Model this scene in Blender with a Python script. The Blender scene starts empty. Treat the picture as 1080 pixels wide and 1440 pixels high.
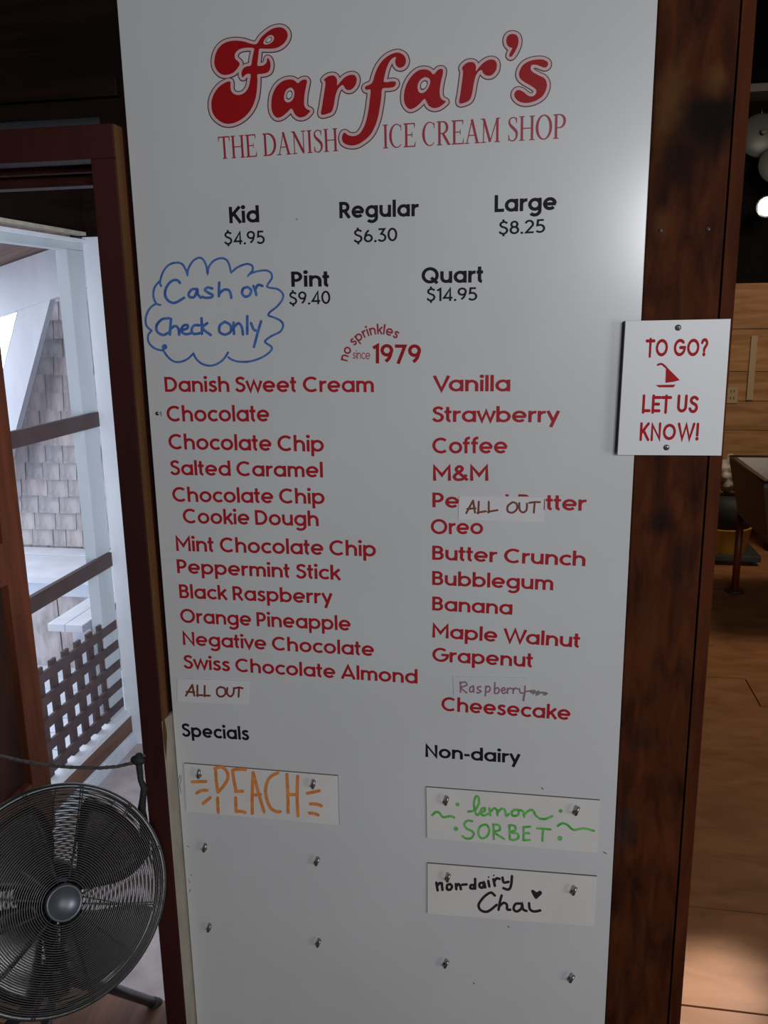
import bpy, bmesh, math, random
from mathutils import Vector, Matrix
from mathutils.geometry import tessellate_polygon
random.seed(7)
C = bpy.context.scene.collection
sc = bpy.context.scene

# ------------------------------------------------------------------ camera
F_PX = 1192.7
ROT = [[0.98463924, 0.02450699, -0.17287269],
       [0.17389740, -0.22645260, 0.95837306],
       [-0.01566064, -0.97371383, -0.22723582]]
CAM = Vector((0.0, -1.55, 1.70))
RW = Matrix(ROT)                       # camera (right, down, forward) -> world
cam_data = bpy.data.cameras.new('camera')
cam = bpy.data.objects.new('camera', cam_data)
C.objects.link(cam)
cam_data.sensor_fit = 'VERTICAL'
cam_data.sensor_height = 24.0
cam_data.lens = F_PX / 1440 * 24.0
cam_data.clip_start = 0.02
r, d, f = RW.col[0], RW.col[1], RW.col[2]
m3 = Matrix((r, -d, -f)).transposed()
cam.matrix_world = Matrix.Translation(CAM) @ m3.to_4x4()
sc.camera = cam

# ------------------------------------------------------------------ light
world = bpy.data.worlds.new('overcast_sky')
sc.world = world
world.use_nodes = True
bg = world.node_tree.nodes['Background']
bg.inputs[0].default_value = (0.80, 0.87, 1.0, 1)
bg.inputs[1].default_value = 3.3

def area(name, loc, target, sx, sy, power, col, spread=180):
    l = bpy.data.lights.new(name, 'AREA')
    l.shape = 'RECTANGLE'; l.size = sx; l.size_y = sy; l.energy = power; l.color = col
    l.spread = math.radians(spread)
    o = bpy.data.objects.new(name, l); C.objects.link(o)
    o.location = loc
    o.rotation_euler = (Vector(target) - Vector(loc)).to_track_quat('-Z', 'Y').to_euler()
    return o
def spot(name, loc, target, power, col, ang, blend, size=0.05):
    l = bpy.data.lights.new(name, 'SPOT'); l.energy = power; l.color = col
    l.spot_size = math.radians(ang); l.spot_blend = blend; l.shadow_soft_size = size
    o = bpy.data.objects.new(name, l); C.objects.link(o); o.location = loc
    o.rotation_euler = (Vector(target) - Vector(loc)).to_track_quat('-Z', 'Y').to_euler()
    return o
area('high_window_light', (0.98, -3.3, 2.12), (0.1, 0, 1.45), 0.80, 0.44, 44, (0.93, 0.96, 1.0))
area('side_window_light', (2.9, -2.6, 1.5), (0, 0, 1.2), 1.2, 1.3, 23, (1.0, 0.97, 0.93))
area('porch_fill', (-0.62, 0.28, 1.25), (-1.52, 1.42, 1.0), 0.35, 1.5, 21, (0.84, 0.91, 1.0))  # unseen fill light added to brighten the white porch corner board
area('kitchen_light', (1.9, 3.0, 3.0), (1.6, 3.6, 0), 1.0, 0.6, 36, (1.0, 0.80, 0.58))
spot('floor_patch_spot', (2.3, 2.6, 2.3), (0.42, 0.33, 0), 1500, (1.0, 0.97, 0.93), 6.4, 0.9)  # spot added to lay the bright floor patch; no window stands there

sc.view_settings.view_transform = 'Standard'
sc.view_settings.look = 'None'
sc.view_settings.exposure = 0.0
sc.view_settings.gamma = 1.0
sc.view_settings.use_curve_mapping = False

# ------------------------------------------------------------------ helpers
def at(u, v, axis, val):
    """the 3-D point where the line of sight through a pixel of the 1080x1440 frame meets a real plane"""
    dr = RW @ Vector((u - 540, v - 720, F_PX))
    t = (val - CAM[axis]) / dr[axis]
    return CAM + dr * t

def mat(name, col, rough=0.6, metal=0.0, noise=0.0, nscale=(8, 8, 8), col2=None, bump=0.0, spec=0.5,
        wood=False, spots=None, emit=None, coat=0.0, detail=4.0, lo=0.35, hi=0.65):
    m = bpy.data.materials.new(name); m.use_nodes = True
    nt = m.node_tree; N = nt.nodes; L = nt.links
    b = N['Principled BSDF']
    b.inputs['Base Color'].default_value = (*col, 1)
    b.inputs['Roughness'].default_value = rough
    b.inputs['Metallic'].default_value = metal
    b.inputs['Specular IOR Level'].default_value = spec
    b.inputs['Coat Weight'].default_value = coat
    b.inputs['Coat Roughness'].default_value = 0.20
    if emit:
        b.inputs['Emission Color'].default_value = (*emit[0], 1)
        b.inputs['Emission Strength'].default_value = emit[1]
    if col2 is not None:
        tc = N.new('ShaderNodeTexCoord'); mp = N.new('ShaderNodeMapping')
        mp.inputs['Scale'].default_value = nscale
        L.new(tc.outputs['Object'], mp.inputs['Vector'])
        nz = N.new('ShaderNodeTexNoise'); nz.inputs['Scale'].default_value = 1.0
        nz.inputs['Detail'].default_value = detail; nz.inputs['Distortion'].default_value = 0.6 if wood else 0.1
        L.new(mp.outputs[0], nz.inputs['Vector'])
        cr = N.new('ShaderNodeValToRGB')
        cr.color_ramp.elements[0].position = lo; cr.color_ramp.elements[0].color = (*col, 1)
        cr.color_ramp.elements[1].position = hi; cr.color_ramp.elements[1].color = (*col2, 1)
        L.new(nz.outputs['Fac'], cr.inputs[0])
        out = cr.outputs[0]
        if spots:
            for (p, scl, dark, k) in spots:        # knots and stains that belong to the wood
                mp2 = N.new('ShaderNodeMapping'); mp2.vector_type = 'POINT'
                mp2.inputs['Location'].default_value = [-p[i] * scl[i] for i in range(3)]
                mp2.inputs['Scale'].default_value = scl
                L.new(tc.outputs['Object'], mp2.inputs['Vector'])
                nn = N.new('ShaderNodeTexNoise'); nn.inputs['Scale'].default_value = 22
                L.new(tc.outputs['Object'], nn.inputs['Vector'])
                ad = N.new('ShaderNodeVectorMath'); ad.operation = 'MULTIPLY_ADD'
                L.new(nn.outputs['Color'], ad.inputs[0]); ad.inputs[1].default_value = (.9, .9, .9)
                L.new(mp2.outputs[0], ad.inputs[2])
                sb = N.new('ShaderNodeVectorMath'); sb.operation = 'SUBTRACT'
                L.new(ad.outputs[0], sb.inputs[0]); sb.inputs[1].default_value = (.45, .45, .45)
                ln = N.new('ShaderNodeVectorMath'); ln.operation = 'LENGTH'
                L.new(sb.outputs[0], ln.inputs[0])
                mr = N.new('ShaderNodeMapRange'); mr.inputs['From Min'].default_value = 0.35
                mr.inputs['From Max'].default_value = 1.1; mr.inputs['To Min'].default_value = k
                mr.inputs['To Max'].default_value = 0
                L.new(ln.outputs['Value'], mr.inputs[0])
                mx = N.new('ShaderNodeMix'); mx.data_type = 'RGBA'
                L.new(mr.outputs[0], mx.inputs['Factor']); L.new(out, mx.inputs['A'])
                mx.inputs['B'].default_value = (*dark, 1)
                out = mx.outputs['Result']
        L.new(out, b.inputs['Base Color'])
        if bump:
            bp = N.new('ShaderNodeBump'); bp.inputs['Strength'].default_value = bump
            bp.inputs['Distance'].default_value = 0.002
            L.new(nz.outputs['Fac'], bp.inputs['Height']); L.new(bp.outputs[0], b.inputs['Normal'])
    return m

M = {}
M['panel'] = mat('white_laminate', (0.62, 0.63, 0.64), 0.42, col2=(0.66, 0.67, 0.68), nscale=(3, 3, 3), spec=0.5, coat=1.0)
M['edge'] = mat('panel_edge', (0.40, 0.38, 0.36), 0.7)
M['red'] = mat('red_vinyl', (0.40, 0.012, 0.022), 0.5, spec=.3)
M['tagred'] = mat('tagline_red', (0.36, 0.02, 0.04), 0.45)
M['logored'] = mat('logo_red', (0.35, 0.002, 0.006), 0.5, spec=.3)
M['logopink'] = mat('logo_pale_outline', (0.62, 0.46, 0.47), 0.45)
M['logodark'] = mat('logo_dark_outline', (0.13, 0.025, 0.035), 0.5)
M['black'] = mat('black_vinyl', (0.010, 0.010, 0.016), 0.6, spec=.2)
M['blue'] = mat('blue_marker', (0.035, 0.10, 0.38), 0.5, col2=(0.08, 0.20, 0.52), nscale=(60, 60, 60))
M['orange'] = mat('orange_marker', (0.80, 0.30, 0.07), 0.55, col2=(0.66, 0.20, 0.05), nscale=(90, 90, 90))
M['green'] = mat('green_marker', (0.07, 0.40, 0.05), 0.55, col2=(0.20, 0.58, 0.15), nscale=(90, 90, 90))
M['ink'] = mat('black_marker', (0.025, 0.015, 0.02), 0.5)
M['brownink'] = mat('reddish_brown_marker', (0.20, 0.045, 0.02), 0.5)
M['pinkink'] = mat('faded_purple_ink', (0.30, 0.14, 0.20), 0.5)
M['paper'] = mat('label_paper', (0.66, 0.66, 0.69), 0.6, col2=(0.70, 0.70, 0.72), nscale=(20, 20, 20))
M['foam'] = mat('sign_foam', (0.70, 0.68, 0.66), 0.5, col2=(0.74, 0.72, 0.70), nscale=(9, 9, 9))
M['foamshade'] = mat('sign_edge_shade', (0.16, 0.14, 0.13), 0.7)  # dark edge colour paints the shadow lines along the flavour signs
M['signwhite'] = mat('sign_white', (0.78, 0.79, 0.82), 0.4)
M['signedge'] = mat('sign_side', (0.32, 0.34, 0.40), 0.6)
M['signred'] = mat('sign_red', (0.44, 0.006, 0.010), 0.6, spec=.2)
M['steel'] = mat('zinc_steel', (0.30, 0.30, 0.30), 0.35, 0.9)
M['scuff'] = mat('scuff_mark', (0.22, 0.20, 0.19), 0.6)
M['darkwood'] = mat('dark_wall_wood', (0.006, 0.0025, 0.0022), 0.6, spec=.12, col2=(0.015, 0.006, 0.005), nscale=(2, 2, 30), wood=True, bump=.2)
M['maroon'] = mat('maroon_paint', (0.036, 0.008, 0.007), 0.55, spec=.25, col2=(0.050, 0.012, 0.010), nscale=(10, 10, 2), bump=.15)
M['ochre'] = mat('raw_stained_edge', (0.10, 0.038, 0.010), 0.7, spec=.2, col2=(0.17, 0.075, 0.022), nscale=(30, 30, 3), wood=True)
M['cream'] = mat('old_cream_paint', (0.33, 0.29, 0.23), 0.65, col2=(0.42, 0.38, 0.31), nscale=(25, 25, 9))
knots = [((0.205, 0, 2.02), (30, 3, 12), (0.11, 0.045, 0.014), 0.75), ((0.27, 0, 2.05), (45, 3, 30), (0.15, 0.06, 0.016), 0.7),
         ((0.20, 0, 1.84), (60, 3, 30), (0.12, 0.045, 0.014), 0.6), ((0.22, 0, 1.10), (40, 3, 9), (0.085, 0.026, 0.008), 0.6),
         ((0.268, 0, 2.00), (16, 3, 15), (0.006, 0.003, 0.003), 0.95),
         ((0.225, 0, 1.93), (22, 3, 13), (0.010, 0.004, 0.003), 0.85),
         ((0.225, 0, 1.325), (30, 3, 34), (0.010, 0.005, 0.004), 0.8),
         ((0.265, 0, 1.24), (60, 3, 14), (0.018, 0.008, 0.006), 0.6),
         ((0.215, 0, 0.90), (34, 3, 26), (0.016, 0.008, 0.006), 0.6),
         ((0.19, 0, 0.70), (34, 3, 16), (0.030, 0.022, 0.022), 0.5)]
M['post'] = mat('stained_timber', (0.026, 0.0065, 0.0025), 0.7, spec=.08, col2=(0.095, 0.024, 0.007), nscale=(34, 34, 8), wood=True,
                bump=.6, spots=knots, detail=9, lo=.32, hi=.72)
M['post2'] = mat('redder_timber', (0.040, 0.009, 0.003), 0.7, spec=.08, col2=(0.11, 0.027, 0.008), nscale=(30, 30, 3.5), wood=True, bump=.3, lo=.3, hi=.75)
M['doorwood'] = mat('door_wood', (0.040, 0.010, 0.004), 0.6, spec=.15, col2=(0.08, 0.020, 0.007), nscale=(20, 20, 2), wood=True, bump=.2)
M['doordark'] = mat('door_dark_panel', (0.010, 0.004, 0.003), 0.6, spec=.15, col2=(0.026, 0.008, 0.004), nscale=(9, 9, 3), wood=True)
M['whitepaint'] = mat('white_exterior_paint', (0.62, 0.64, 0.70), 0.5, col2=(0.72, 0.74, 0.80), nscale=(7, 7, 2))
M['greypaint'] = mat('grey_exterior_paint', (0.40, 0.44, 0.48), 0.55, col2=(0.46, 0.50, 0.54), nscale=(7, 7, 2))
M['brownpaint'] = mat('brown_rail_paint', (0.048, 0.030, 0.031), 0.5, spec=.3, col2=(0.065, 0.040, 0.041), nscale=(7, 7, 7))
M['lattice'] = mat('lattice_paint', (0.060, 0.040, 0.044), 0.6, spec=.3, col2=(0.085, 0.058, 0.062), nscale=(20, 20, 20))
M['threshold'] = mat('threshold_wood', (0.10, 0.045, 0.030), 0.5, col2=(0.17, 0.08, 0.05), nscale=(30, 3, 30), wood=True)
M['porchfloor'] = mat('porch_floor', (0.32, 0.27, 0.27), 0.6, col2=(0.40, 0.34, 0.34), nscale=(14, 14, 14), bump=.2)
M['deck'] = mat('white_deck_paint', (0.55, 0.60, 0.68), 0.5, col2=(0.66, 0.70, 0.78), nscale=(3, 12, 3))
SH = [mat('weathered_shingle', (0.30, 0.27, 0.28), 0.85, col2=(0.50, 0.47, 0.48), nscale=(16, 16, 9), wood=True, bump=.4, detail=6),
      mat('pinkish_shingle', (0.35, 0.30, 0.30), 0.85, col2=(0.56, 0.51, 0.51), nscale=(19, 16, 7), wood=True, bump=.4, detail=6),
      mat('greyer_shingle', (0.27, 0.26, 0.28), 0.85, col2=(0.50, 0.48, 0.50), nscale=(13, 16, 11), wood=True, bump=.4, detail=6)]
M['soffit'] = mat('brown_soffit', (0.11, 0.060, 0.048), 0.7, col2=(0.23, 0.14, 0.11), nscale=(2, 12, 2), wood=True)
M['blackmetal'] = mat('fan_black_metal', (0.035, 0.035, 0.038), 0.32, 0.7)
M['wire'] = mat('fan_wire', (0.085, 0.08, 0.08), 0.35, 0.8)
M['chrome'] = mat('fan_rim_metal', (0.16, 0.17, 0.18), 0.3, 0.9)
M['blade'] = mat('fan_blade_metal', (0.20, 0.20, 0.19), 0.30, 0.9)
M['hub'] = mat('fan_hub', (0.10, 0.11, 0.13), 0.35, 0.4)
M['rubber'] = mat('rubber', (0.02, 0.02, 0.02), 0.7)
M['cord'] = mat('cord_fibre', (0.05, 0.045, 0.045), 0.7, col2=(0.12, 0.11, 0.10), nscale=(150, 150, 150))
M['plank'] = mat('kitchen_planks', (0.26, 0.125, 0.048), 0.55, spec=.2, col2=(0.39, 0.205, 0.085), nscale=(3, 3, 24), wood=True, bump=.15)
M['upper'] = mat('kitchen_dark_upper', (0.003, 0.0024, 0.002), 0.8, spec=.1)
M['sheet'] = mat('floor_sheet', (0.20, 0.082, 0.032), 0.55, spec=.2, col2=(0.28, 0.125, 0.052), nscale=(5, 12, 5), wood=True, bump=.25)
M['floor'] = mat('old_floor', (0.075, 0.045, 0.032), 0.55, col2=(0.12, 0.075, 0.05), nscale=(6, 2, 6), wood=True)
M['ceil'] = mat('dark_ceiling', (0.04, 0.028, 0.022), 0.8, col2=(0.06, 0.04, 0.03), nscale=(3, 3, 3))
M['roomwall'] = mat('room_wall_wood', (0.12, 0.08, 0.055), 0.7, col2=(0.17, 0.11, 0.075), nscale=(4, 4, 12), wood=True)
M['stainless'] = mat('stainless', (0.17, 0.14, 0.11), 0.32, 0.9)
M['sinkshade'] = mat('sink_shaded_side', (0.075, 0.055, 0.045), 0.45, 0.5)  # steel darkened so the colour holds the shade on the sink's side
M['redleg'] = mat('red_leg_paint', (0.14, 0.022, 0.012), 0.45)
M['yellow'] = mat('bucket_yellow', (0.42, 0.22, 0.03), 0.5)
M['bag'] = mat('pale_plastic', (0.55, 0.50, 0.46), 0.4, col2=(0.40, 0.36, 0.33), nscale=(40, 40, 40), bump=.6)
M['globe'] = mat('pale_enamel', (0.10, 0.11, 0.10), 0.4)
M['shelf'] = mat('grey_shelf', (0.14, 0.12, 0.11), 0.6)
M['glint_bulb'] = mat('glint_glow', (1, 1, 1), 0.4, emit=((1.0, 0.95, 0.9), 9.0))  # glow put in for a bright reflection high in the kitchen
M['ivory'] = mat('ivory_plate', (0.36, 0.25, 0.13), 0.45)
M['slot'] = mat('dark_slot', (0.03, 0.02, 0.015), 0.6)

def link(o, parent=None):
    C.objects.link(o)
    if parent is not None: o.parent = parent
    return o
def obj(name, bm, material, parent=None, smooth=False):
    me = bpy.data.meshes.new(name)
    bmesh.ops.recalc_face_normals(bm, faces=bm.faces)
    bm.to_mesh(me); bm.free()
    for x in (material if isinstance(material, (list, tuple)) else [material]): me.materials.append(x)
    if smooth:
        for p in me.polygons: p.use_smooth = True
    return link(bpy.data.objects.new(name, me), parent)
def empty(name, loc=(0, 0, 0)):
    o = bpy.data.objects.new(name, None); o.empty_display_size = .05; C.objects.link(o); o.location = loc; return o
def tag(o, label, cat, group=None):
    o['label'] = label; o['category'] = cat
    if group: o['group'] = group
    return o
def struct(o): o['kind'] = 'structure'; return o

def box(bm, a, b, bev=0.0, rot=None):
    lo = Vector((min(a[0], b[0]), min(a[1], b[1]), min(a[2], b[2]))); hi = Vector((max(a[0], b[0]), max(a[1], b[1]), max(a[2], b[2])))
    r = bmesh.ops.create_cube(bm, size=1.0)
    for v in r['verts']:
        v.co = Vector(((lo[i] + hi[i]) / 2 + v.co[i] * (hi[i] - lo[i]) for i in range(3)))
        if rot is not None: v.co = rot @ v.co
    if bev:
        es = {e for v in r['verts'] for e in v.link_edges}
        bmesh.ops.bevel(bm, geom=list(es), offset=bev, segments=2, affect='EDGES', profile=.6)
    return bm
def boxo(name, a, b, material, parent=None, bev=0.0):
    bm = bmesh.new(); box(bm, a, b, bev); return obj(name, bm, material, parent)
def tube(bm, pts, rad, seg=8, closed=False, caps=True):
    pts = [Vector(p) for p in pts]; n = len(pts); rings = []
    rads = rad if isinstance(rad, (list, tuple)) else [rad] * n
    up = Vector((0, 0, 1)); prev = None
    for i, p in enumerate(pts):
        a = pts[(i - 1) % n] if (closed or i > 0) else p
        b = pts[(i + 1) % n] if (closed or i < n - 1) else p
        t = (b - a).normalized()
        if prev is None:
            u = t.cross(up)
            if u.length < 1e-3: u = t.cross(Vector((1, 0, 0)))
            u.normalize()
        else:
            u = prev - t * prev.dot(t)
            u.normalize()
        prev = u; w = t.cross(u)
        rings.append([bm.verts.new(p + (u * math.cos(2 * math.pi * k / seg) + w * math.sin(2 * math.pi * k / seg)) * rads[i]) for k in range(seg)])
    for i in range(n if closed else n - 1):
        A = rings[i]; B = rings[(i + 1) % n]
        for k in range(seg):
            try: bm.faces.new((A[k], A[(k + 1) % seg], B[(k + 1) % seg], B[k]))
            except ValueError: pass
    if caps and not closed:
        bm.faces.new(rings[0][::-1]); bm.faces.new(rings[-1])
    return bm
def prism(bm, poly, dvec):
    """solid from a planar polygon (3-D points) and an extrusion vector"""
    a = [bm.verts.new(Vector(p)) for p in poly]; b = [bm.verts.new(Vector(p) + Vector(dvec)) for p in poly]
    n = len(poly)
    bm.faces.new(a); bm.faces.new(b[::-1])
    for i in range(n): bm.faces.new((a[i], b[i], b[(i + 1) % n], a[(i + 1) % n]))
    return bm
def lathe(bm, prof, mtx=None, seg=32):
    rings = []
    for (rr, z) in prof:
        rings.append([bm.verts.new((rr * math.cos(2 * math.pi * k / seg), rr * math.sin(2 * math.pi * k / seg), z)) for k in range(seg)])
    for A, B in zip(rings, rings[1:]):
        for k in range(seg): bm.faces.new((A[k], A[(k + 1) % seg], B[(k + 1) % seg], B[k]))
    bm.faces.new(rings[0]); bm.faces.new(rings[-1])
    if mtx is not None: bmesh.ops.transform(bm, matrix=mtx, verts=[v for R_ in rings for v in R_])
    return bm

# ---- flat lettering: strokes turned into ribbons, mapped on to a plane
def ribbon(out, pts, hw, closed=False, rnd=False):
    V, Fc = out
    P = [Vector((p[0], p[1])) for p in pts]; n = len(P)
    H = hw if isinstance(hw, (list, tuple)) else [hw] * n
    base = len(V); kz = (len(Fc) * 7) % 61
    for i in range(n):
        a = P[(i - 1) % n] if (closed or i > 0) else None
        b = P[(i + 1) % n] if (closed or i < n - 1) else None
        d1 = (P[i] - a).normalized() if a is not None else None
        d2 = (b - P[i]).normalized() if b is not None else None
        if d1 is None: d1 = d2
        if d2 is None: d2 = d1
        n1 = Vector((-d1.y, d1.x)); n2 = Vector((-d2.y, d2.x))
        m_ = (n1 + n2)
        if m_.length < 1e-4: m_ = n1
        m_.normalize()
        k = min(1.0 / max(m_.dot(n1), 0.2), 2.2)
        for sg_ in (1, -1): V.append((P[i] + m_ * H[i] * k * sg_).to_3d() + Vector((0, 0, kz + i * .25)))
    for i in range(n if closed else n - 1):
        j = (i + 1) % n
        Fc.append((base + 2 * i, base + 2 * i + 1, base + 2 * j + 1, base + 2 * j))
    if rnd and not closed:
        for e, q in ((0, 1), (n - 1, n - 2)):
            dd = (P[e] - P[q]).normalized(); a0 = math.atan2(dd.y, dd.x); b0 = len(V)
            K = 7
            for k in range(K + 1):
                a = a0 - math.pi / 2 + math.pi * k / K
                V.append((P[e] + Vector((math.cos(a), math.sin(a))) * H[e]).to_3d() + Vector((0, 0, kz + .12 + e * .25)))
            Fc.append(tuple(range(b0, b0 + K + 1)))
def disc(out, x, y, rr, n=14):
    V, Fc = out; b0 = len(V)
    for k in range(n): V.append(Vector((x + rr * math.cos(2 * math.pi * k / n), y + rr * math.sin(2 * math.pi * k / n))))
    Fc.append(tuple(range(b0, b0 + n)))
def catmull(pts, closed=False, sub=5):
    P = [Vector((p[0], p[1])) for p in pts]; n = len(P); o = []
    for i in range(n if closed else n - 1):
        p0 = P[(i - 1) % n] if closed or i > 0 else P[i]
        p1 = P[i]; p2 = P[(i + 1) % n]
        p3 = P[(i + 2) % n] if closed or i < n - 2 else p2
        for k in range(sub):
            t = k / sub
            o.append(0.5 * ((2 * p1) + (p2 - p0) * t + (2 * p0 - 5 * p1 + 4 * p2 - p3) * t * t + (3 * p1 - p0 - 3 * p2 + p3) * t ** 3))
    if not closed: o.append(P[-1])
    return o
def flat(name, out, mapf, material, parent):
    bm = bmesh.new()
    vs = [bm.verts.new(mapf(v) - Vector((0, (v[2] if len(v) > 2 else 0) * 4e-6, 0))) for v in out[0]]
    for fc in out[1]:
        try: bm.faces.new([vs[i] for i in fc])
        except ValueError: pass
    me = bpy.data.meshes.new(name)
    bm.normal_update()
    for fc in bm.faces:
        if fc.normal.y > 0: fc.normal_flip()
    bm.to_mesh(me); bm.free(); me.materials.append(material)
    return link(bpy.data.objects.new(name, me), parent)

def arc(cx, cy, rx, ry, a0, a1, n=None):
    n = n or max(4, int(abs(a1 - a0) / 13))
    return [(cx + rx * math.cos(math.radians(a0 + (a1 - a0) * k / n)), cy + ry * math.sin(math.radians(a0 + (a1 - a0) * k / n))) for k in range(n + 1)]
def font(s):
    """round geometric sans, cap height 1; s = half stroke. glyph: (advance, [(points, closed)], dots)"""
    G = {}
    X = .74; R_ = X / 2 - s; cy = X / 2; xs = .08; g = .088
    O = (arc(cy, cy, R_ + .01, R_ + .01, 0, 360, 28)[:-1], True)
    w = X
    st = lambda x, a, b: ([(x, a), (x, b)], False)
    G['a'] = (w, [O, st(w - s, 0, X)], [])
    G['b'] = (w, [O, st(s, 0, 1.04)], [])
    G['c'] = (w * .86, [(arc(cy, cy, R_ + .01, R_ + .01, 45, 315), False)], [])
    G['d'] = (w, [O, st(w - s, 0, 1.04)], [])
    G['e'] = (w, [(arc(cy, cy, R_ + .01, R_ + .01, 0, 318), False), ([(s, cy - .01), (w - s * .4, cy - .01)], False)], [])
    G['f'] = (.42, [([(.17, 0), (.17, .78)] + arc(.37, .80, .20, .18, 180, 80)[1:], False), ([(0, X - s), (.38, X - s)], False)], [])
    G['g'] = (w, [O, ([(w - s, X), (w - s, .0)] + arc(cy, -.01, R_, .24, 0, -145)[1:], False)], [])
    ar = .25
    G['h'] = (.2 + 2 * ar - .02, [st(s, 0, 1.04), (arc(s + ar, X - s - ar + .0, ar, ar, 180, 0) + [(s + 2 * ar, 0)], False)], [])
    G['i'] = (2 * s, [st(s, 0, X)], [(s, X + .21, s * 1.35)])
    G['k'] = (.60, [st(s, 0, 1.04), ([(.54, X), (.10, .30)], False), ([(.26, .44), (.56, 0)], False)], [])
    G['l'] = (2 * s, [st(s, 0, 1.04)], [])
    a2 = .21
    G['m'] = (4 * a2 + 2 * s, [st(s, 0, X), (arc(s + a2, X - s - a2, a2, a2, 180, 0) + [(s + 2 * a2, 0)], False),
                               (arc(s + 3 * a2, X - s - a2, a2, a2, 180, 0) + [(s + 4 * a2, 0)], False)], [])
    G['n'] = (2 * ar + 2 * s, [st(s, 0, X), (arc(s + ar, X - s - ar, ar, ar, 180, 0) + [(s + 2 * ar, 0)], False)], [])
    G['o'] = (w, [O], [])
    G['p'] = (w, [O, st(s, -.30, X)], [])
    G['r'] = (.43, [st(s, 0, X), (arc(s + .27, X - s - .25, .27, .25, 180, 78), False)], [])
    G['s'] = (.50, [(catmull([(.45, .60), (.36, .66), (.25, .67), (.13, .61), (.12, .49), (.24, .40), (.36, .34), (.43, .22), (.36, .10), (.23, .065), (.11, .11), (.04, .19)]), False)], [])
    G['t'] = (.40, [([(.17, .98), (.17, .20)] + arc(.32, .20, .15, .14, 180, 268)[1:], False), ([(0, X - s), (.37, X - s)], False)], [])
    G['u'] = (2 * ar + 2 * s, [st(2 * ar + s, 0, X), ([(s, X)] + arc(s + ar, s + ar, ar, ar, 180, 360), False)], [])
    G['v'] = (.62, [([(.04, X), (.31, .06), (.58, X)], False)], [])
    G['w'] = (.96, [([(.04, X), (.26, .07), (.48, X - .03), (.70, .07), (.92, X)], False)], [])
    G['y'] = (.62, [([(.04, X), (.32, .08)], False), ([(.58, X), (.20, -.30)], False)], [])
    # capitals and figures
    cO = lambda a0, a1: arc(.5, .5, .5 - s, .5 - s + .01, a0, a1)
    G['A'] = (.86, [([(.05, 0), (.43, .95), (.81, 0)], False), ([(.2, .27), (.66, .27)], False)], [])
    bowl = lambda y0, y1, xr: ([(s, y0)] + [(xr - (y1 - y0) / 2, y0)] + arc(xr - (y1 - y0) / 2, (y0 + y1) / 2, (y1 - y0) / 2, (y1 - y0) / 2, -90, 90)[1:] + [(s, y1)])
    G['B'] = (.64, [st(s, 0, 1), (bowl(s, .53, .64 - s), False), (bowl(.53, 1 - s, .60 - s), False)], [])
    G['C'] = (.88, [(cO(48, 312), False)], [])
    G['D'] = (.78, [st(s, 0, 1), ([(s, s), (.30, s)] + arc(.30, .5, .48 - s, .5 - s, -90, 90)[1:] + [(s, 1 - s)], False)], [])
    G['E'] = (.56, [st(s, 0, 1), ([(s, s), (.56, s)], False), ([(s, .5), (.50, .5)], False), ([(s, 1 - s), (.56, 1 - s)], False)], [])
    G['G'] = (.94, [(cO(48, 360) + [(.54, .5)], False)], [])
    G['K'] = (.70, [st(s, 0, 1), ([(.64, 1), (.12, .42)], False), ([(.28, .58), (.67, 0)], False)], [])
    G['L'] = (.54, [st(s, 0, 1), ([(s, s), (.54, s)], False)], [])
    G['M'] = (.94, [([(s, 0), (s, .93), (.47, .36), (.94 - s, .93), (.94 - s, 0)], False)], [])
    G['N'] = (.78, [([(s, 0), (s, .93), (.78 - s, .07), (.78 - s, 1)], False)], [])
    G['O'] = (1.0, [(arc(.5, .5, .5 - s, .5 - s + .01, 0, 360, 32)[:-1], True)], [])
    G['P'] = (.62, [st(s, 0, 1), (bowl(.42, 1 - s, .62 - s), False)], [])
    G['Q'] = (1.0, [G['O'][1][0], ([(.56, .36), (.92, .0)], False)], [])
    G['R'] = (.66, [st(s, 0, 1), (bowl(.44, 1 - s, .62 - s), False), ([(.32, .44), (.61, 0)], False)], [])
    G['S'] = (.60, [(catmull([(.54, .82), (.44, .90), (.31, .93), (.15, .86), (.11, .72), (.19, .60), (.34, .53), (.48, .44), (.53, .28), (.44, .12), (.29, .065), (.14, .11), (.05, .23)]), False)], [])
    G['T'] = (.62, [st(.31, 0, 1), ([(0, 1 - s), (.62, 1 - s)], False)], [])
    G['U'] = (.72, [([(s, 1), (s, .36)] + arc(.36, .36, .36 - s, .36 - s, 180, 360)[1:] + [(.72 - s, 1)], False)], [])
    G['V'] = (.84, [([(.05, 1), (.42, .07), (.79, 1)], False)], [])
    G['W'] = (1.26, [([(.05, 1), (.35, .07), (.63, .95), (.91, .07), (1.21, 1)], False)], [])
    G['&'] = (.80, [(catmull([(.76, .03), (.55, .27), (.25, .60), (.19, .76), (.30, .92), (.43, .91), (.50, .78), (.42, .63), (.20, .45), (.08, .27), (.16, .10), (.34, .065), (.54, .14), (.70, .40)]), False)], [])
    G['0'] = (.66, [(arc(.33, .5, .33 - s, .5 - s, 0, 360, 26)[:-1], True)], [])
    G['1'] = (.32, [([(.03, .80), (.25, .93), (.25, 0)], False)], [])
    G['2'] = (.60, [(arc(.30, .68, .25 - s * .3, .25, 165, -30) + [(.10, s), (.58, s)], False)], [])
    G['3'] = (.58, [([(.07, 1 - s), (.46, 1 - s), (.24, .58)] + arc(.27, .31, .25, .25, 85, -150)[1:], False)], [])
    G['4'] = (.66, [([(.50, 0), (.50, .93), (.08, .24), (.66, .24)], False)], [])
    G['5'] = (.60, [([(.52, 1 - s), (.16, 1 - s), (.12, .55)] + arc(.28, .32, .26, .26, 118, -145)[1:], False)], [])
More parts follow.
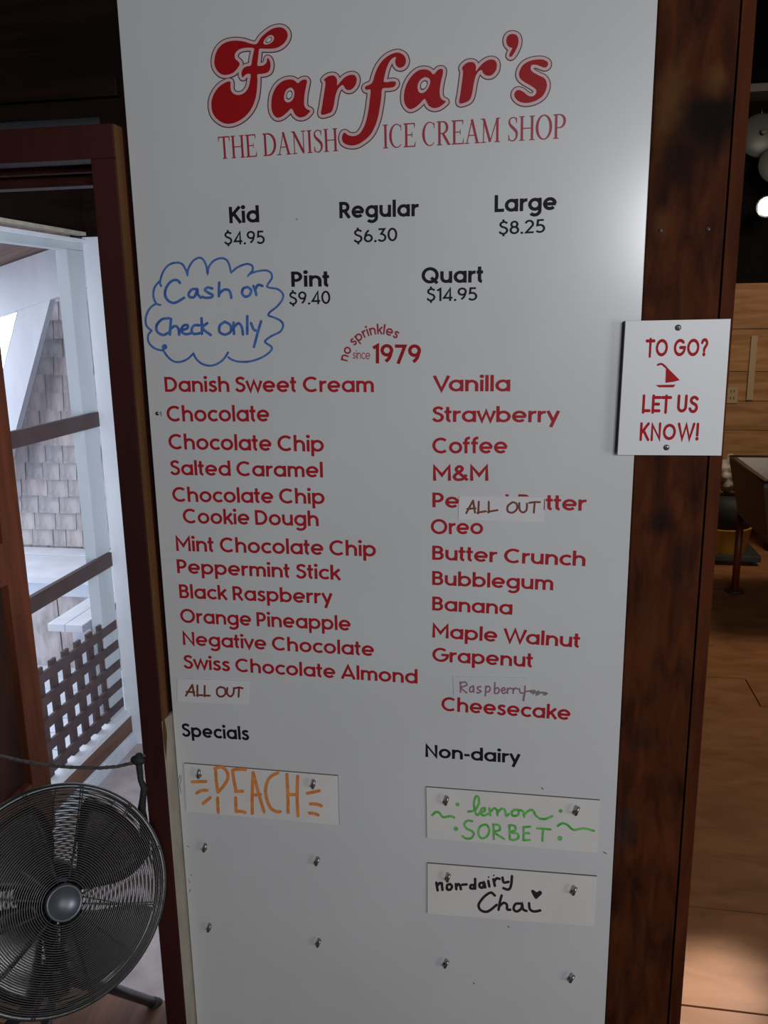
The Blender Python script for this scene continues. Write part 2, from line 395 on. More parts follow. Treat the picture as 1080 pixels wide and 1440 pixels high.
    G['6'] = (.62, [(arc(.31, .31, .24, .24, 0, 360, 22)[:-1], True), (arc(.60, .36, .50, .60, 178, 118), False)], [])
    G['7'] = (.58, [([(0, 1 - s), (.50, 1 - s), (.16, 0)], False)], [])
    G['8'] = (.60, [(arc(.30, .72, .19, .20, 0, 360, 22)[:-1], True), (arc(.30, .30, .235, .235, 0, 360, 22)[:-1], True)], [])
    G['9'] = (.62, [(arc(.31, .69, .24, .24, 0, 360, 22)[:-1], True), (arc(.02, .64, .50, .60, -2, -62), False)], [])
    G['$'] = (.60, [G['S'][1][0], ([(.30, 1.12), (.30, .92)], False), ([(.30, .08), (.30, -.12)], False)], [])
    G['.'] = (.16, [], [(.08, s, s * 1.25)])
    G['-'] = (.34, [([(0, .37), (.34, .37)], False)], [])
    G['!'] = (.16, [([(.08, 1), (.08, .32)], False)], [(.08, s, s * 1.3)])
    G['?'] = (.50, [(arc(.25, .74, .20, .20, 170, -50) + [(.25, .42), (.25, .30)], False)], [(.25, s, s * 1.3)])
    return G, g
FONTS = {}
def text2d(text, s=.075, gap=None, space=.36, rnd=False):
    if s not in FONTS: FONTS[s] = font(s)
    G, g = FONTS[s]
    if gap is not None: g = gap
    x = 0; out = ([], [])
    kern = {('V', 'a'): -.12, ('W', 'a'): -.10, ('t', 't'): -.03, ('r', 'r'): 0, ('A', 'L'): -.02, ('y', '.'): 0, ('L', 'L'): -.02, ('1', '4'): 0}
    prev = None
    for ch in text:
        if ch == ' ': x += space; prev = None; continue
        adv, strokes, dots = G[ch]
        x += kern.get((prev, ch), 0)
        gg = g * (.55 if not rnd and (prev in 'rvwyftTLkcK' or ch in 'vwyftT') else 1) if prev else 0
        x += gg
        for pts, cl in strokes: ribbon(out, [(p[0] + x, p[1]) for p in pts], s, cl, rnd)
        for (dx, dy, dr) in dots: disc(out, dx + x, dy, dr)
        x += adv; prev = ch
    return out, x
def line(text, pl, pr, cap, material, parent, plane=0.0, lift=.0005, s=.075, rnd=False, gap=None, label=None, font_out=None, space=.36, name='lettering'):
    """set a line of lettering between two points seen at the given pixels, on the board's own plane"""
    A = at(*pl, 1, plane); B = at(*pr, 1, plane)
    U = at(pl[0], pl[1] - cap, 1, plane); h = (U - A).length
    out, w = font_out if font_out else text2d(text, s, gap, space, rnd)
    ex = (B - A) / w; dirx = (B - A).normalized(); ez = Vector((-dirx.z, 0, dirx.x)) * h
    o = flat(name, out, lambda p: A + ex * p[0] + ez * p[1] + Vector((0, -lift, 0)), material, parent)
    o['label'] = label or ('lettering reading ' + text)
    return o
def onplane(plane, lift, crop):
    x0, y0, k = crop
    return lambda p: at(x0 + p[0] / k, y0 + p[1] / k, 1, plane) + Vector((0, -lift, 0))
def pen(name, strokes, hw, crop, material, parent, plane=0.0, lift=.0005, label=None, smooth=True, dots=()):
    out = ([], [])
    for s_ in strokes:
        pts = catmull(s_, sub=4) if (smooth and len(s_) > 2) else [Vector(p) for p in s_]
        ribbon(out, pts, hw, False, True)
    for (x, y, rr) in dots: disc(out, x, y, rr)
    o = flat(name, out, onplane(plane, lift, crop), material, parent)
    if label: o['label'] = label
    return o

# ================================================================== the room
BL, BR = -0.742, 0.1755      # menu board left and right
WALL = 0.013                 # front face of the wall behind the board
def wallbox(name, boxes, material):
    bm = bmesh.new()
    for a, b in boxes: box(bm, a, b)
    return struct(obj(name, bm, material))
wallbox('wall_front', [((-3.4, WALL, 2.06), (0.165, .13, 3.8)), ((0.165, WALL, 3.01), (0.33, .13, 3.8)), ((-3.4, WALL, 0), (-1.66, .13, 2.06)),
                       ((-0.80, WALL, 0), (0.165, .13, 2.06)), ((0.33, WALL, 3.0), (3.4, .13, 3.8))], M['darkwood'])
# horizontal board joint on the dark wall above the door
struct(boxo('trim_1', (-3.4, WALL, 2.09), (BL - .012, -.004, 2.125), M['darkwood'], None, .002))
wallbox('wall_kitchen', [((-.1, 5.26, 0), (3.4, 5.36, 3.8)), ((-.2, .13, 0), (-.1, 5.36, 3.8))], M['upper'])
wallbox('wall_right', [((3.4, -5.1, 0), (3.5, 5.36, 3.8))], M['roomwall'])
wallbox('wall_left', [((-3.5, -5.1, 0), (-3.4, .13, 3.8))], M['roomwall'])
wallbox('wall_back', [((-3.4, -5.1, 0), (3.4, -5.0, 3.8))], M['roomwall'])
wallbox('ceiling', [((-3.5, -5.1, 3.8), (3.5, .13, 3.9)), ((-.2, .13, 3.8), (3.5, 5.36, 3.9))], M['ceil'])
# floor with separate sheets past the post
fl = wallbox('floor', [((-3.5, -5.1, -.08), (3.5, 0.03, 0)), ((-.2, .03, -.08), (3.5, 5.36, -.004))], M['floor'])
fl_sheets = [[(-.1, .05), (3.38, .05), (3.38, .335), (-.1, .335)], [(-.1, .34), (3.38, .34), (3.38, .715), (-.1, .715)],
             [(-.1, .72), (3.38, .72), (3.38, 2.10), (1.0, 2.10), (1.0, 2.39), (-.1, 2.39)],
             [(-.1, 2.395), (1.005, 2.395), (1.005, 2.105), (3.38, 2.105), (3.38, 3.5), (-.1, 3.5)], [(-.1, 3.505), (3.38, 3.505), (3.38, 5.25), (-.1, 5.25)]]
for i, poly in enumerate(fl_sheets):
    b = bmesh.new(); h_ = .0015 * (1 + i % 2)
    prism(b, [(x, y, -.004) for x, y in poly], (0, 0, .004 + h_)); obj('floor_sheet', b, M['sheet'], fl)

# --- doorway: casing, head, stops, raw edge
dr = empty('door_1', (-1.18, 0, 0)); struct(dr)
def dbox(name, a, b, m_, bev=.002, parent=dr, label=None):
    o = boxo(name, a, b, m_, None, bev); o.parent = parent; o.matrix_parent_inverse = Matrix.Translation(-Vector(parent.location))
    if label: o['label'] = label
    return o
dbox('casing', (-0.800, -.035, 0), (-0.7515, WALL, 1.98), M['maroon'])
dbox('head_casing', (-1.68, -.035, 1.98), (-0.7515, WALL, 2.038), M['maroon'])
dbox('casing', (-1.68, -.035, 0), (-1.625, WALL, 1.98), M['maroon'])
dbox('raw_edge', (-0.7515, -.033, .60), (-0.7495, -.004, 2.036), M['ochre'], .0, label='orange brown raw edge of the casing')
bm = bmesh.new()
pe = [(-.7515, -.034), (-.7465, -.033), (-.744, WALL), (-.7515, WALL)]
zs = [0.0, .12, .2, .3, .38, .5, .62, .72, .84, .88]; rows = []
for i, z in enumerate(zs):
    j = random.uniform(-.0015, .0015); j2 = .004 if i > 7 else 0
    rows.append([bm.verts.new((x + (j if k == 1 else 0) - (j2 if k == 1 else 0), y, z)) for k, (x, y) in enumerate(pe)])
for A_, B_ in zip(rows, rows[1:]):
    for k in range(4): bm.faces.new((A_[k], A_[(k + 1) % 4], B_[(k + 1) % 4], B_[k]))
bm.faces.new(rows[0]); bm.faces.new(rows[-1])
o = obj('painted_strip', bm, M['cream']); o.parent = dr; o.matrix_parent_inverse = Matrix.Translation(-Vector(dr.location)); o['label'] = 'chipped cream painted strip low on the casing'
dbox('jamb', (-0.806, WALL, 0), (-0.796, .13, 1.985), M['maroon'])
dbox('jamb', (-1.64, WALL, 0), (-1.63, .13, 1.985), M['maroon'])
dbox('head_jamb', (-1.64, WALL, 1.985), (-0.80, .13, 2.02), M['maroon'])
dbox('head_stop', (-1.63, .05, 1.973), (-0.806, .07, 1.987), M['maroon'])
dbox('head_stop', (-1.63, .09, 1.955), (-0.806, .128, 1.987), M['maroon'])
dbox('threshold', (-1.66, 0.0, 0), (-0.80, .13, .02), M['threshold'], .004)

# --- wooden door leaf folded back along the porch screen
dl = empty('door_2', (-1.58, .13, 0)); struct(dl)
def part(name, a, b, m_, parent, bev=.002, label=None):
    o = boxo(name, a, b, m_, None, bev); o.parent = parent; o.matrix_parent_inverse = Matrix.Translation(-Vector(parent.location))
    if label: o['label'] = label
    return o
part('stile', (-1.60, .665, .03), (-1.56, .765, 1.95), M['doorwood'], dl)
part('stile', (-1.60, .14, .03), (-1.56, .24, 1.95), M['doorwood'], dl)
part('panel', (-1.595, .24, .03), (-1.585, .665, 1.95), M['doordark'], dl, 0)
for z0, z1 in ((.03, .25), (.92, 1.05), (1.83, 1.95)): part('rail', (-1.60, .24, z0), (-1.561, .665, z1), M['doorwood'], dl)

# ================================================================== porch
pf = struct(boxo('floor_porch', (-1.70, .13, -.10), (-.35, 1.46, 0.0), M['porchfloor']))
struct(boxo('ceiling_porch', (-1.70, .13, 2.25), (-.35, 1.46, 2.30), M['darkwood']))
ps = empty('porch_screen', (-1.60, .8, 0)); ps['label'] = 'open porch side screen with brown rails, grey end stile and square lattice beyond the doorway'; ps['category'] = 'porch screen'
XP = -1.60
part('header_board', (-1.66, .14, 2.0), (XP, 1.39, 2.25), M['darkwood'], ps)
part('moulding', (-1.63, .14, 1.989), (XP + .006, 1.39, 2.001), M['cream'], ps, .001)
part('top_rail', (-1.66, .14, 1.935), (-1.615, 1.39, 1.962), M['greypaint'], ps)
part('top_rail', (-1.66, .14, 1.962), (XP + .002, 1.39, 1.976), M['whitepaint'], ps, .001, 'white upper strip of the screen')
part('stile', (-1.66, 1.285, .0), (-1.615, 1.39, 1.94), M['greypaint'], ps, .002, 'grey end stile')
part('rail', (-1.62, .14, 1.308), (XP, 1.375, 1.362), M['brownpaint'], ps)
part('rail', (-1.62, .14, .765), (XP, 1.375, .820), M['brownpaint'], ps)
part('sill', (-1.68, .14, .13), (-1.585, 1.39, .152), M['whitepaint'], ps, .002, 'white sill under the lattice')
part('kick_board', (-1.66, .14, .055), (-1.588, 1.39, .13), M['threshold'], ps, .002, 'brown kick board')
part('base_board', (-1.66, .14, 0), (-1.575, 1.39, .055), M['deck'], ps, .002, 'pale blue grey base board')
k = 0
y = .20
while y < 1.29:
    part('lattice_slat', (-1.632, y - .019, .152), (-1.622, y + .019, .556), M['lattice'], ps, 0); y += .083
for k in range(5):
    z = .190 + .083 * k
    part('lattice_slat', (-1.6218, .15, z - .018), (-1.612, 1.384, z + .018), M['lattice'], ps, 0)
# front frame of the porch, seen edge-on past the stile
fr = empty('porch_front_frame', (-1.5, 1.43, 0)); tag(fr, 'bright white painted porch corner board standing right of the grey stile', 'porch frame')
part('corner_board', (XP - .013, 1.392, 0), (-1.44, 1.455, 1.985), M['whitepaint'], fr)
part('corner_board', (-.52, 1.392, 0), (-.40, 1.455, 1.985), M['whitepaint'], fr)
part('top_board', (-1.66, 1.392, 1.985), (-.40, 1.455, 2.25), M['darkwood'], fr, .002, 'dark top board')

# ================================================================== outside
dk = struct(empty('floor_deck', (-3, 3, -.1)))
y = 0.2
while y < 5.0:
    part('deck_plank', (-6.0, y, -.14), (-1.70, y + .135, -.10), M['deck'], dk, .002); y += .141
struct(boxo('ground', (-14, .2, -.5), (3, 16, -.45), M['porchfloor']))
bd = empty('shingled_building', (-2.4, 2.7, -.1)); tag(bd, 'weathered cedar shingle building with white rake and diagonal white brace, across the porch', 'building')
def edgeX(z):      # left edge of the shingled wall, leaning with the brace
    return -3.25 if z < 1.0 else -2.86 + (z - 1.05) * .40
bm = bmesh.new(); prism(bm, [(-3.25, 2.77, -.1), (-1.0, 2.77, -.1), (-1.0, 2.77, 2.2), (-2.45, 2.77, 2.0), (-2.84, 2.77, 1.05), (-3.25, 2.77, 1.0)], (0, .1, 0))
o = obj('wall', bm, SH[2]); o.parent = bd; o.matrix_parent_inverse = Matrix.Translation(-Vector(bd.location))
widths = [.08, .105, .13, .16]; cache = {}
def shingle_mesh(wi, mi):
    if (wi, mi) not in cache:
        b = bmesh.new(); w = widths[wi]
        prism(b, [(0, 0, 0), (0, -.022, 0), (0, -.006, .128), (0, 0, .128)], (w - .004, 0, 0))
        bmesh.ops.recalc_face_normals(b, faces=b.faces)
        me = bpy.data.meshes.new('shingle'); b.to_mesh(me); b.free(); me.materials.append(SH[mi]); cache[(wi, mi)] = me
    return cache[(wi, mi)]
z = .24; rown = 0
while z < 1.92:
    x = edgeX(z + .05) + .004 - random.uniform(0, .04)
    while x < -1.42:
        wi = random.choice([0, 1, 1, 2, 2, 3])
        if x >= edgeX(z + .05) - .001 or True:
            s_ = bpy.data.objects.new('shingle', shingle_mesh(wi, random.choice([0, 0, 1, 1, 2])))
            C.objects.link(s_); s_.parent = bd
            s_.location = Vector((x, 2.768 - random.uniform(0, .003), z + random.uniform(-.003, .003))) - Vector(bd.location)
        x += widths[wi]
    z += .097; rown += 1
bm = bmesh.new()
def pl(u, v, Y): q = at(u, v, 1, Y); return (q.x, Y, q.z)
prism(bm, [(-2.95, 2.60, 1.915), (-1.0, 2.60, 2.44), (-1.0, 2.60, 2.20), (-2.95, 2.60, 1.675)], (0, .05, 0))
o = obj('rake_board', bm, M['whitepaint']); o.parent = bd; o.matrix_parent_inverse = Matrix.Translation(-Vector(bd.location)); o['label'] = 'wide white rake board'
bm = bmesh.new(); prism(bm, [(-2.486, 2.605, 1.80), (-2.675, 2.605, 1.75), (-2.99, 2.605, .97), (-2.99, 2.605, .60), (-2.83, 2.605, .97)], (0, .05, 0))
o = obj('brace', bm, M['whitepaint']); o.parent = bd; o.matrix_parent_inverse = Matrix.Translation(-Vector(bd.location)); o['label'] = 'diagonal white brace'
bm = bmesh.new(); prism(bm, [(-2.655, 2.66, 1.75), (-2.715, 2.66, 1.75), (-3.03, 2.66, .97), (-2.96, 2.66, .97)], (0, .10, 0))  # grey shingle colour put in for the shaded side of the white brace
o = obj('brace_shade_side', bm, SH[0]); o.parent = bd; o.matrix_parent_inverse = Matrix.Translation(-Vector(bd.location)); o['label'] = 'grey strip standing in for the shaded side of the brace'
bm = bmesh.new(); prism(bm, [(-2.95, 1.55, 1.925), (-1.7, 1.55, 2.262), (-1.7, 1.55, 2.35), (-2.95, 1.55, 2.02)], (0, 1.1, 0))
o = obj('soffit', bm, M['soffit']); o.parent = bd; o.matrix_parent_inverse = Matrix.Translation(-Vector(bd.location)); o['label'] = 'brown boarded soffit'
# benches
b1 = empty('deck_bench', (-1.97, 2.1, -.1)); tag(b1, 'white plank bench end with a leg, just beyond the lattice', 'bench')
part('seat', (-2.055, 1.60, .385), (-1.975, 2.19, .42), M['whitepaint'], b1, .004)
part('seat', (-1.972, 1.60, .385), (-1.89, 2.19, .42), M['whitepaint'], b1, .004)
part('leg', (-1.99, 1.68, -.10), (-1.90, 1.74, .385), M['whitepaint'], b1, .004)
part('leg', (-1.99, 2.10, -.10), (-1.90, 2.16, .385), M['whitepaint'], b1, .004)
b2 = empty('wall_bench', (-2.4, 2.5, -.1)); tag(b2, 'long white bench built along the foot of the shingle wall', 'bench')
part('seat', (-2.95, 2.22, .385), (-1.2, 2.60, .42), M['whitepaint'], b2, .004)
part('seat', (-2.95, 2.605, .385), (-1.2, 2.74, .425), M['whitepaint'], b2, .004)
part('apron', (-2.95, 2.25, .31), (-1.2, 2.27, .385), M['deck'], b2, .002)
for i in range(7):
    x = -2.93 + i * .25
    part('front_board', (x, 2.29, -.10), (x + .243, 2.31, .31), SH[1], b2, .002, 'weathered unpainted front board')

# ================================================================== timber post right of the board
tp = empty('timber_post', (.24, .05, 0)); tag(tp, 'dark reddish brown rough timber post right of the white menu board', 'post')
part('face_board', (BR + .0005, -.002, 0), (.3005, .11, 3.0), M['post'], tp, .003)
bm = bmesh.new()
prism(bm, [(.3040, -.001, 0), (.326, -.001, 0), (.324, -.001, 3.0), (.3030, -.001, 3.0)], (0, .11, 0))
o = obj('edge_board', bm, M['post2']); o.parent = tp; o.matrix_parent_inverse = Matrix.Translation(-Vector(tp.location)); o['label'] = 'redder narrow edge board'
def screw(x, y, z, rr, parent, m_=None):
    b = bmesh.new()
    lathe(b, [(rr, 0), (rr, .0012), (rr * .75, .0022), (.0001, .0024)], Matrix.Translation((x, y, z)) @ Matrix.Rotation(math.radians(90), 4, 'X'), 14)
    s0 = obj('screw', b, m_ or M['steel'], None, True)
    s0.parent = parent; s0.matrix_parent_inverse = Matrix.Translation(-Vector(parent.location))
    b = bmesh.new(); box(b, (x - rr * .7, y - .0032, z - .0006), (x + rr * .7, y - .0022, z + .0006)); box(b, (x - .0006, y - .0032, z - rr * .7), (x + .0006, y - .0022, z + rr * .7))
    s1 = obj('recess', b, M['slot']); s1.parent = s0
    return s0
for (u, v) in ((929, 324), (996, 322)):
    q = at(u, v, 1, -.002); screw(q.x, -.002, q.z, .0035, tp)

# ================================================================== menu board
mb = empty('menu_board', (-.283, 0, 1.2)); tag(mb, 'tall glossy white ice cream menu board with red flavour list and red shop logo', 'menu board')
def mpart(o): o.parent = mb; o.matrix_parent_inverse = Matrix.Translation(-Vector(mb.location)); return o
bm = bmesh.new(); box(bm, (BL, 0, .03), (BR, .012, 2.47), .0012)
mpart(obj('panel', bm, M['panel']))
letters = []
def bl(text, a, b, cap, m_='red', s=.086, **kw):
    o = line(text, a, b, cap, M[m_], None, s=s, **kw); mpart(o); return o
T = [('Kid', (323, 314), (365, 312.5), 23, 'black'), ('Regular', (477.5, 307), (589, 304), 23, 'black'), ('Large', (695.5, 298.5), (782.6, 295), 24, 'black'),
     ('Pint', (410, 403.4), (464, 402.8), 21.5, 'black'), ('Quart', (593, 398.7), (680, 397), 22.5, 'black')]
for t in T: bl(*t[:4], t[4], .097)
for t in [('$4.95', (315.8, 344.3), (372.6, 342.8), 18.5), ('$6.30', (497.8, 341.7), (559, 339), 19), ('$8.25', (701.5, 330.3), (766.5, 327), 19),
          ('$9.40', (407, 428.8), (465, 427.3), 18.5), ('$14.95', (600, 423.8), (671, 422.5), 18.5)]: bl(*t, 'black', .07)
for t in [('Danish Sweet Cream', (232.4, 551), (526, 551.5), 21), ('Chocolate', (235.3, 592.7), (379.2, 592.7), 22), ('Chocolate Chip', (237.8, 631.7), (455.6, 635.2), 21.5),
          ('Salted Caramel', (240.3, 667.8), (454.5, 671.4), 20.5), ('Chocolate Chip', (243.2, 705.4), (456.7, 708.8), 20.5), ('Cookie Dough', (258, 735.7), (448.7, 740), 20.5),
          ('Mint Chocolate Chip', (248.2, 774.6), (528.8, 782.5), 20.5), ('Peppermint Stick', (249.6, 805.8), (479.3, 815.6), 19.5), ('Black Raspberry', (252.9, 841), (467.4, 849.2), 19.5),
          ('Orange Pineapple', (254.3, 875.3), (493.4, 886.9), 19.5), ('Negative Chocolate', (257.6, 906.7), (526.2, 922.6), 18.8), ('Swiss Chocolate Almond', (259, 939.6), (587.3, 961.3), 18.6),
          ('Vanilla', (609.5, 550.3), (717.5, 550.3), 22), ('Strawberry', (608.2, 593.2), (786.2, 594), 21.5), ('Coffee', (608.2, 637.5), (713.5, 637.5), 22),
          ('M&M', (609, 676), (687, 676), 21.5), ('Peanut Butter', (608.2, 713.3), (824.9, 718.3), 20.8), ('Oreo', (606.3, 751), (679.4, 751.1), 21),
          ('Butter Crunch', (607.9, 787), (823.3, 796.2), 20), ('Bubblegum', (607.9, 822.5), (777.9, 830), 19.8), ('Banana', (607.9, 858.2), (720.4, 864.5), 19.6),
          ('Maple Walnut', (607.9, 896.3), (815.8, 910.8), 19.5), ('Grapenut', (608, 929.8), (749.7, 938.5), 19.5), ('Cheesecake', (620.8, 999.2), (801.8, 1012.6), 19.5)]: bl(*t)
bl('Specials', (256.8, 1035.3), (350.5, 1040.6), 18, 'black', .092)
bl('Non-dairy', (598.3, 1064.2), (731, 1073.6), 17.6, 'black', .092)
pen_ = lambda *a, **k: mpart(pen(*a, **k))
# the tops of a hidden flavour above the label
pen_('lettering', [[(126, 572), (136, 567), (150, 571)], [(170, 570), (178, 570)]], 2.2, (220, 750, 2.769), M['black'], None, label='tops of covered black lettering')
# since 1979 and the arched words
bl('1979', (524, 511), (591.5, 512), 27, 'logored', .085, gap=.10)
bl('since', (496, 504.5), (520.5, 505), 12, 'tagred', .055)
ctr = at(534, 518, 1, 0); unit = (at(534, 466, 1, 0) - ctr).length / 52
def arched(word, a0, a1, base_r, cap):
    out, w = text2d(word, .085, .13, .50)
    def mp(p):
        a = math.radians(a0 + (a1 - a0) * p[0] / w); rr = (base_r + p[1] * cap) * unit
        return Vector((ctr.x + rr * math.cos(a), -.0005, ctr.z + rr * math.sin(a)))
    o = flat('lettering', out, mp, M['tagred'], None); o['label'] = 'arched red words reading ' + word; mpart(o)
arched('no sprinkles', 168, 59, 48, 14)

# --- shop logo (drawn script letters, each: pale outline, dark outline, red fill)
LA = (280, 25, 6.0); LB = (430, 50, 5.4); LC = (620, 30, 6.0)
logo = [
 (LA, [[(495,215),(520,175),(560,135),(610,100),(665,83),(710,88),(740,115),(750,150),(738,190),(705,230),(660,255),(610,263),(550,263),(515,262),(506,285),(500,340),(494,400),(510,408),(545,402),(570,380),(577,345),(592,352),(604,385),(603,425),(590,455),(560,470),(520,476),(494,482),(495,530),(492,590),(485,650),(470,710),(440,775),(395,830),(340,870),(280,893),(220,893),(165,865),(125,820),(108,765),(108,700),(130,640),(165,590),(210,555),(255,538),(268,550),(268,600),(285,635),(320,652),(360,648),(395,625),(420,585),(432,530),(437,480),(410,475),(385,490),(372,505),(362,490),(360,465),(375,430),(405,412),(440,402),(450,350),(462,290),(466,262),(440,255),(400,255),(350,265),(315,290),(303,320),(310,350),(335,372),(345,395),(325,430),(290,465),(240,483),(190,478),(150,440),(132,390),(138,320),(165,260),(215,215),(290,195),(370,200),(430,218),(470,226)],
       [(545,212),(560,180),(590,153),(620,150),(635,170),(625,200),(595,222),(560,228)]]),
 (LA, [[(832,552),(800,527),(760,522),(710,535),(660,575),(625,640),(612,710),(615,780),(635,825),(665,845),(705,832),(745,800),(778,768),(796,785),(808,812),(832,835),(862,842),(900,830),(930,802),(938,785),(912,772),(894,752),(888,720),(892,650),(905,580),(912,535),(895,522),(865,530),(845,548)],
       [(770,592),(740,610),(722,650),(722,695),(745,715),(775,708),(800,675),(805,625),(790,597)]]),
 (LB, [[(140,337),(170,312),(205,304),(228,315),(240,345),(239,378),(252,368),(290,325),(330,302),(370,302),(388,330),(380,375),(350,410),(320,415),(300,402),(285,378),(262,388),(240,420),(225,470),(215,530),(200,575),(175,592),(119,600),(127,530),(139,450),(149,385),(150,352)]]),
 (LB, [[(690,131),(640,148),(590,185),(550,240),(525,300),(510,350),(490,372),(460,385),(450,400),(462,414),(485,410),(494,424),(488,480),(478,560),(462,640),(440,700),(410,745),(370,764),(325,758),(300,740),(285,747),(276,780),(288,815),(330,834),(385,832),(440,802),(490,757),(525,695),(550,620),(565,540),(575,470),(583,406),(630,399),(668,392),(686,370),(680,352),(650,350),(620,355),(594,350),(600,310),(612,260),(632,210),(658,176),(686,165),(680,195),(688,228),(712,246),(745,235),(762,200),(752,160),(724,137)]]),
 (LB, [[(970,296),(940,268),(900,258),(850,270),(800,315),(765,375),(748,440),(748,500),(765,540),(795,560),(835,545),(870,515),(903,482),(918,504),(937,536),(972,552),(1012,545),(1048,520),(1064,502),(1040,490),(1023,468),(1018,420),(1028,350),(1042,290),(1040,258),(1012,258),(988,280)],
       [(905,318),(870,340),(850,385),(860,430),(890,437),(920,415),(945,365),(940,330)]]),
 (LC, [[(180,392),(215,355),(255,345),(285,355),(297,385),(296,420),(312,404),(350,360),(400,328),(450,328),(472,360),(465,415),(430,455),(390,460),(360,442),(345,414),(320,424),(296,460),(280,520),(268,590),(253,648),(222,680),(157,692),(166,610),(178,520),(188,430)]]),
 (LC, [[(605,108),(640,120),(655,155),(650,205),(625,260),(595,300),(577,292),(590,255),(603,228),(580,220),(558,195),(553,155),(570,120)]]),
 (LC, [[(900,345),(902,375),(880,392),(850,385),(810,370),(770,370),(758,395),(770,425),(820,455),(870,480),(893,520),(890,570),(860,630),(800,672),(730,690),(670,682),(630,650),(620,615),(640,585),(670,583),(700,600),(740,630),(780,632),(805,605),(800,575),(760,545),(700,510),(665,475),(662,430),(690,375),(740,340),(800,325),(860,325)]]),
]
for crop, loops in logo:
    kpx = crop[2]
    sm = [catmull(lp, True, 4) for lp in loops]
    for hwp, lift, m_ in ((5.7, .0003, 'logodark'), (4.2, .0009, 'logopink')):
        out = ([], [])
        for lp in sm:
            n = len(lp); b0 = 0
            for i in range(n):
                ribbon(out, [lp[i], lp[(i + 1) % n]], hwp * kpx, False, True)
        # keep small counters open: clip is not needed, they read as in the print
        o = flat('logo_outline', out, onplane(0, lift, crop), M[m_], None); mpart(o)
    tri = tessellate_polygon([[Vector((p.x, p.y, 0)) for p in lp] for lp in sm])
    allp = [p for lp in sm for p in lp]
    o = flat('logo_letter', (allp, [tuple(t) for t in tri]), onplane(0, .0015, crop), M['logored'], None); mpart(o)
    for lp, src in zip(sm[1:], loops[1:]):     # grey board colour in the heart of a counter
        cx = sum(p.x for p in lp) / len(lp); cy = sum(p.y for p in lp) / len(lp)
        for kk, li, m_ in ((.62, .0013, 'logodark'), (.46, .0016, 'panel')):
            out = ([Vector((cx + (p.x - cx) * kk, cy + (p.y - cy) * kk)) for p in lp], [tuple(range(len(lp)))])
            mpart(flat('logo_counter', out, onplane(0, li, crop), M[m_], None))
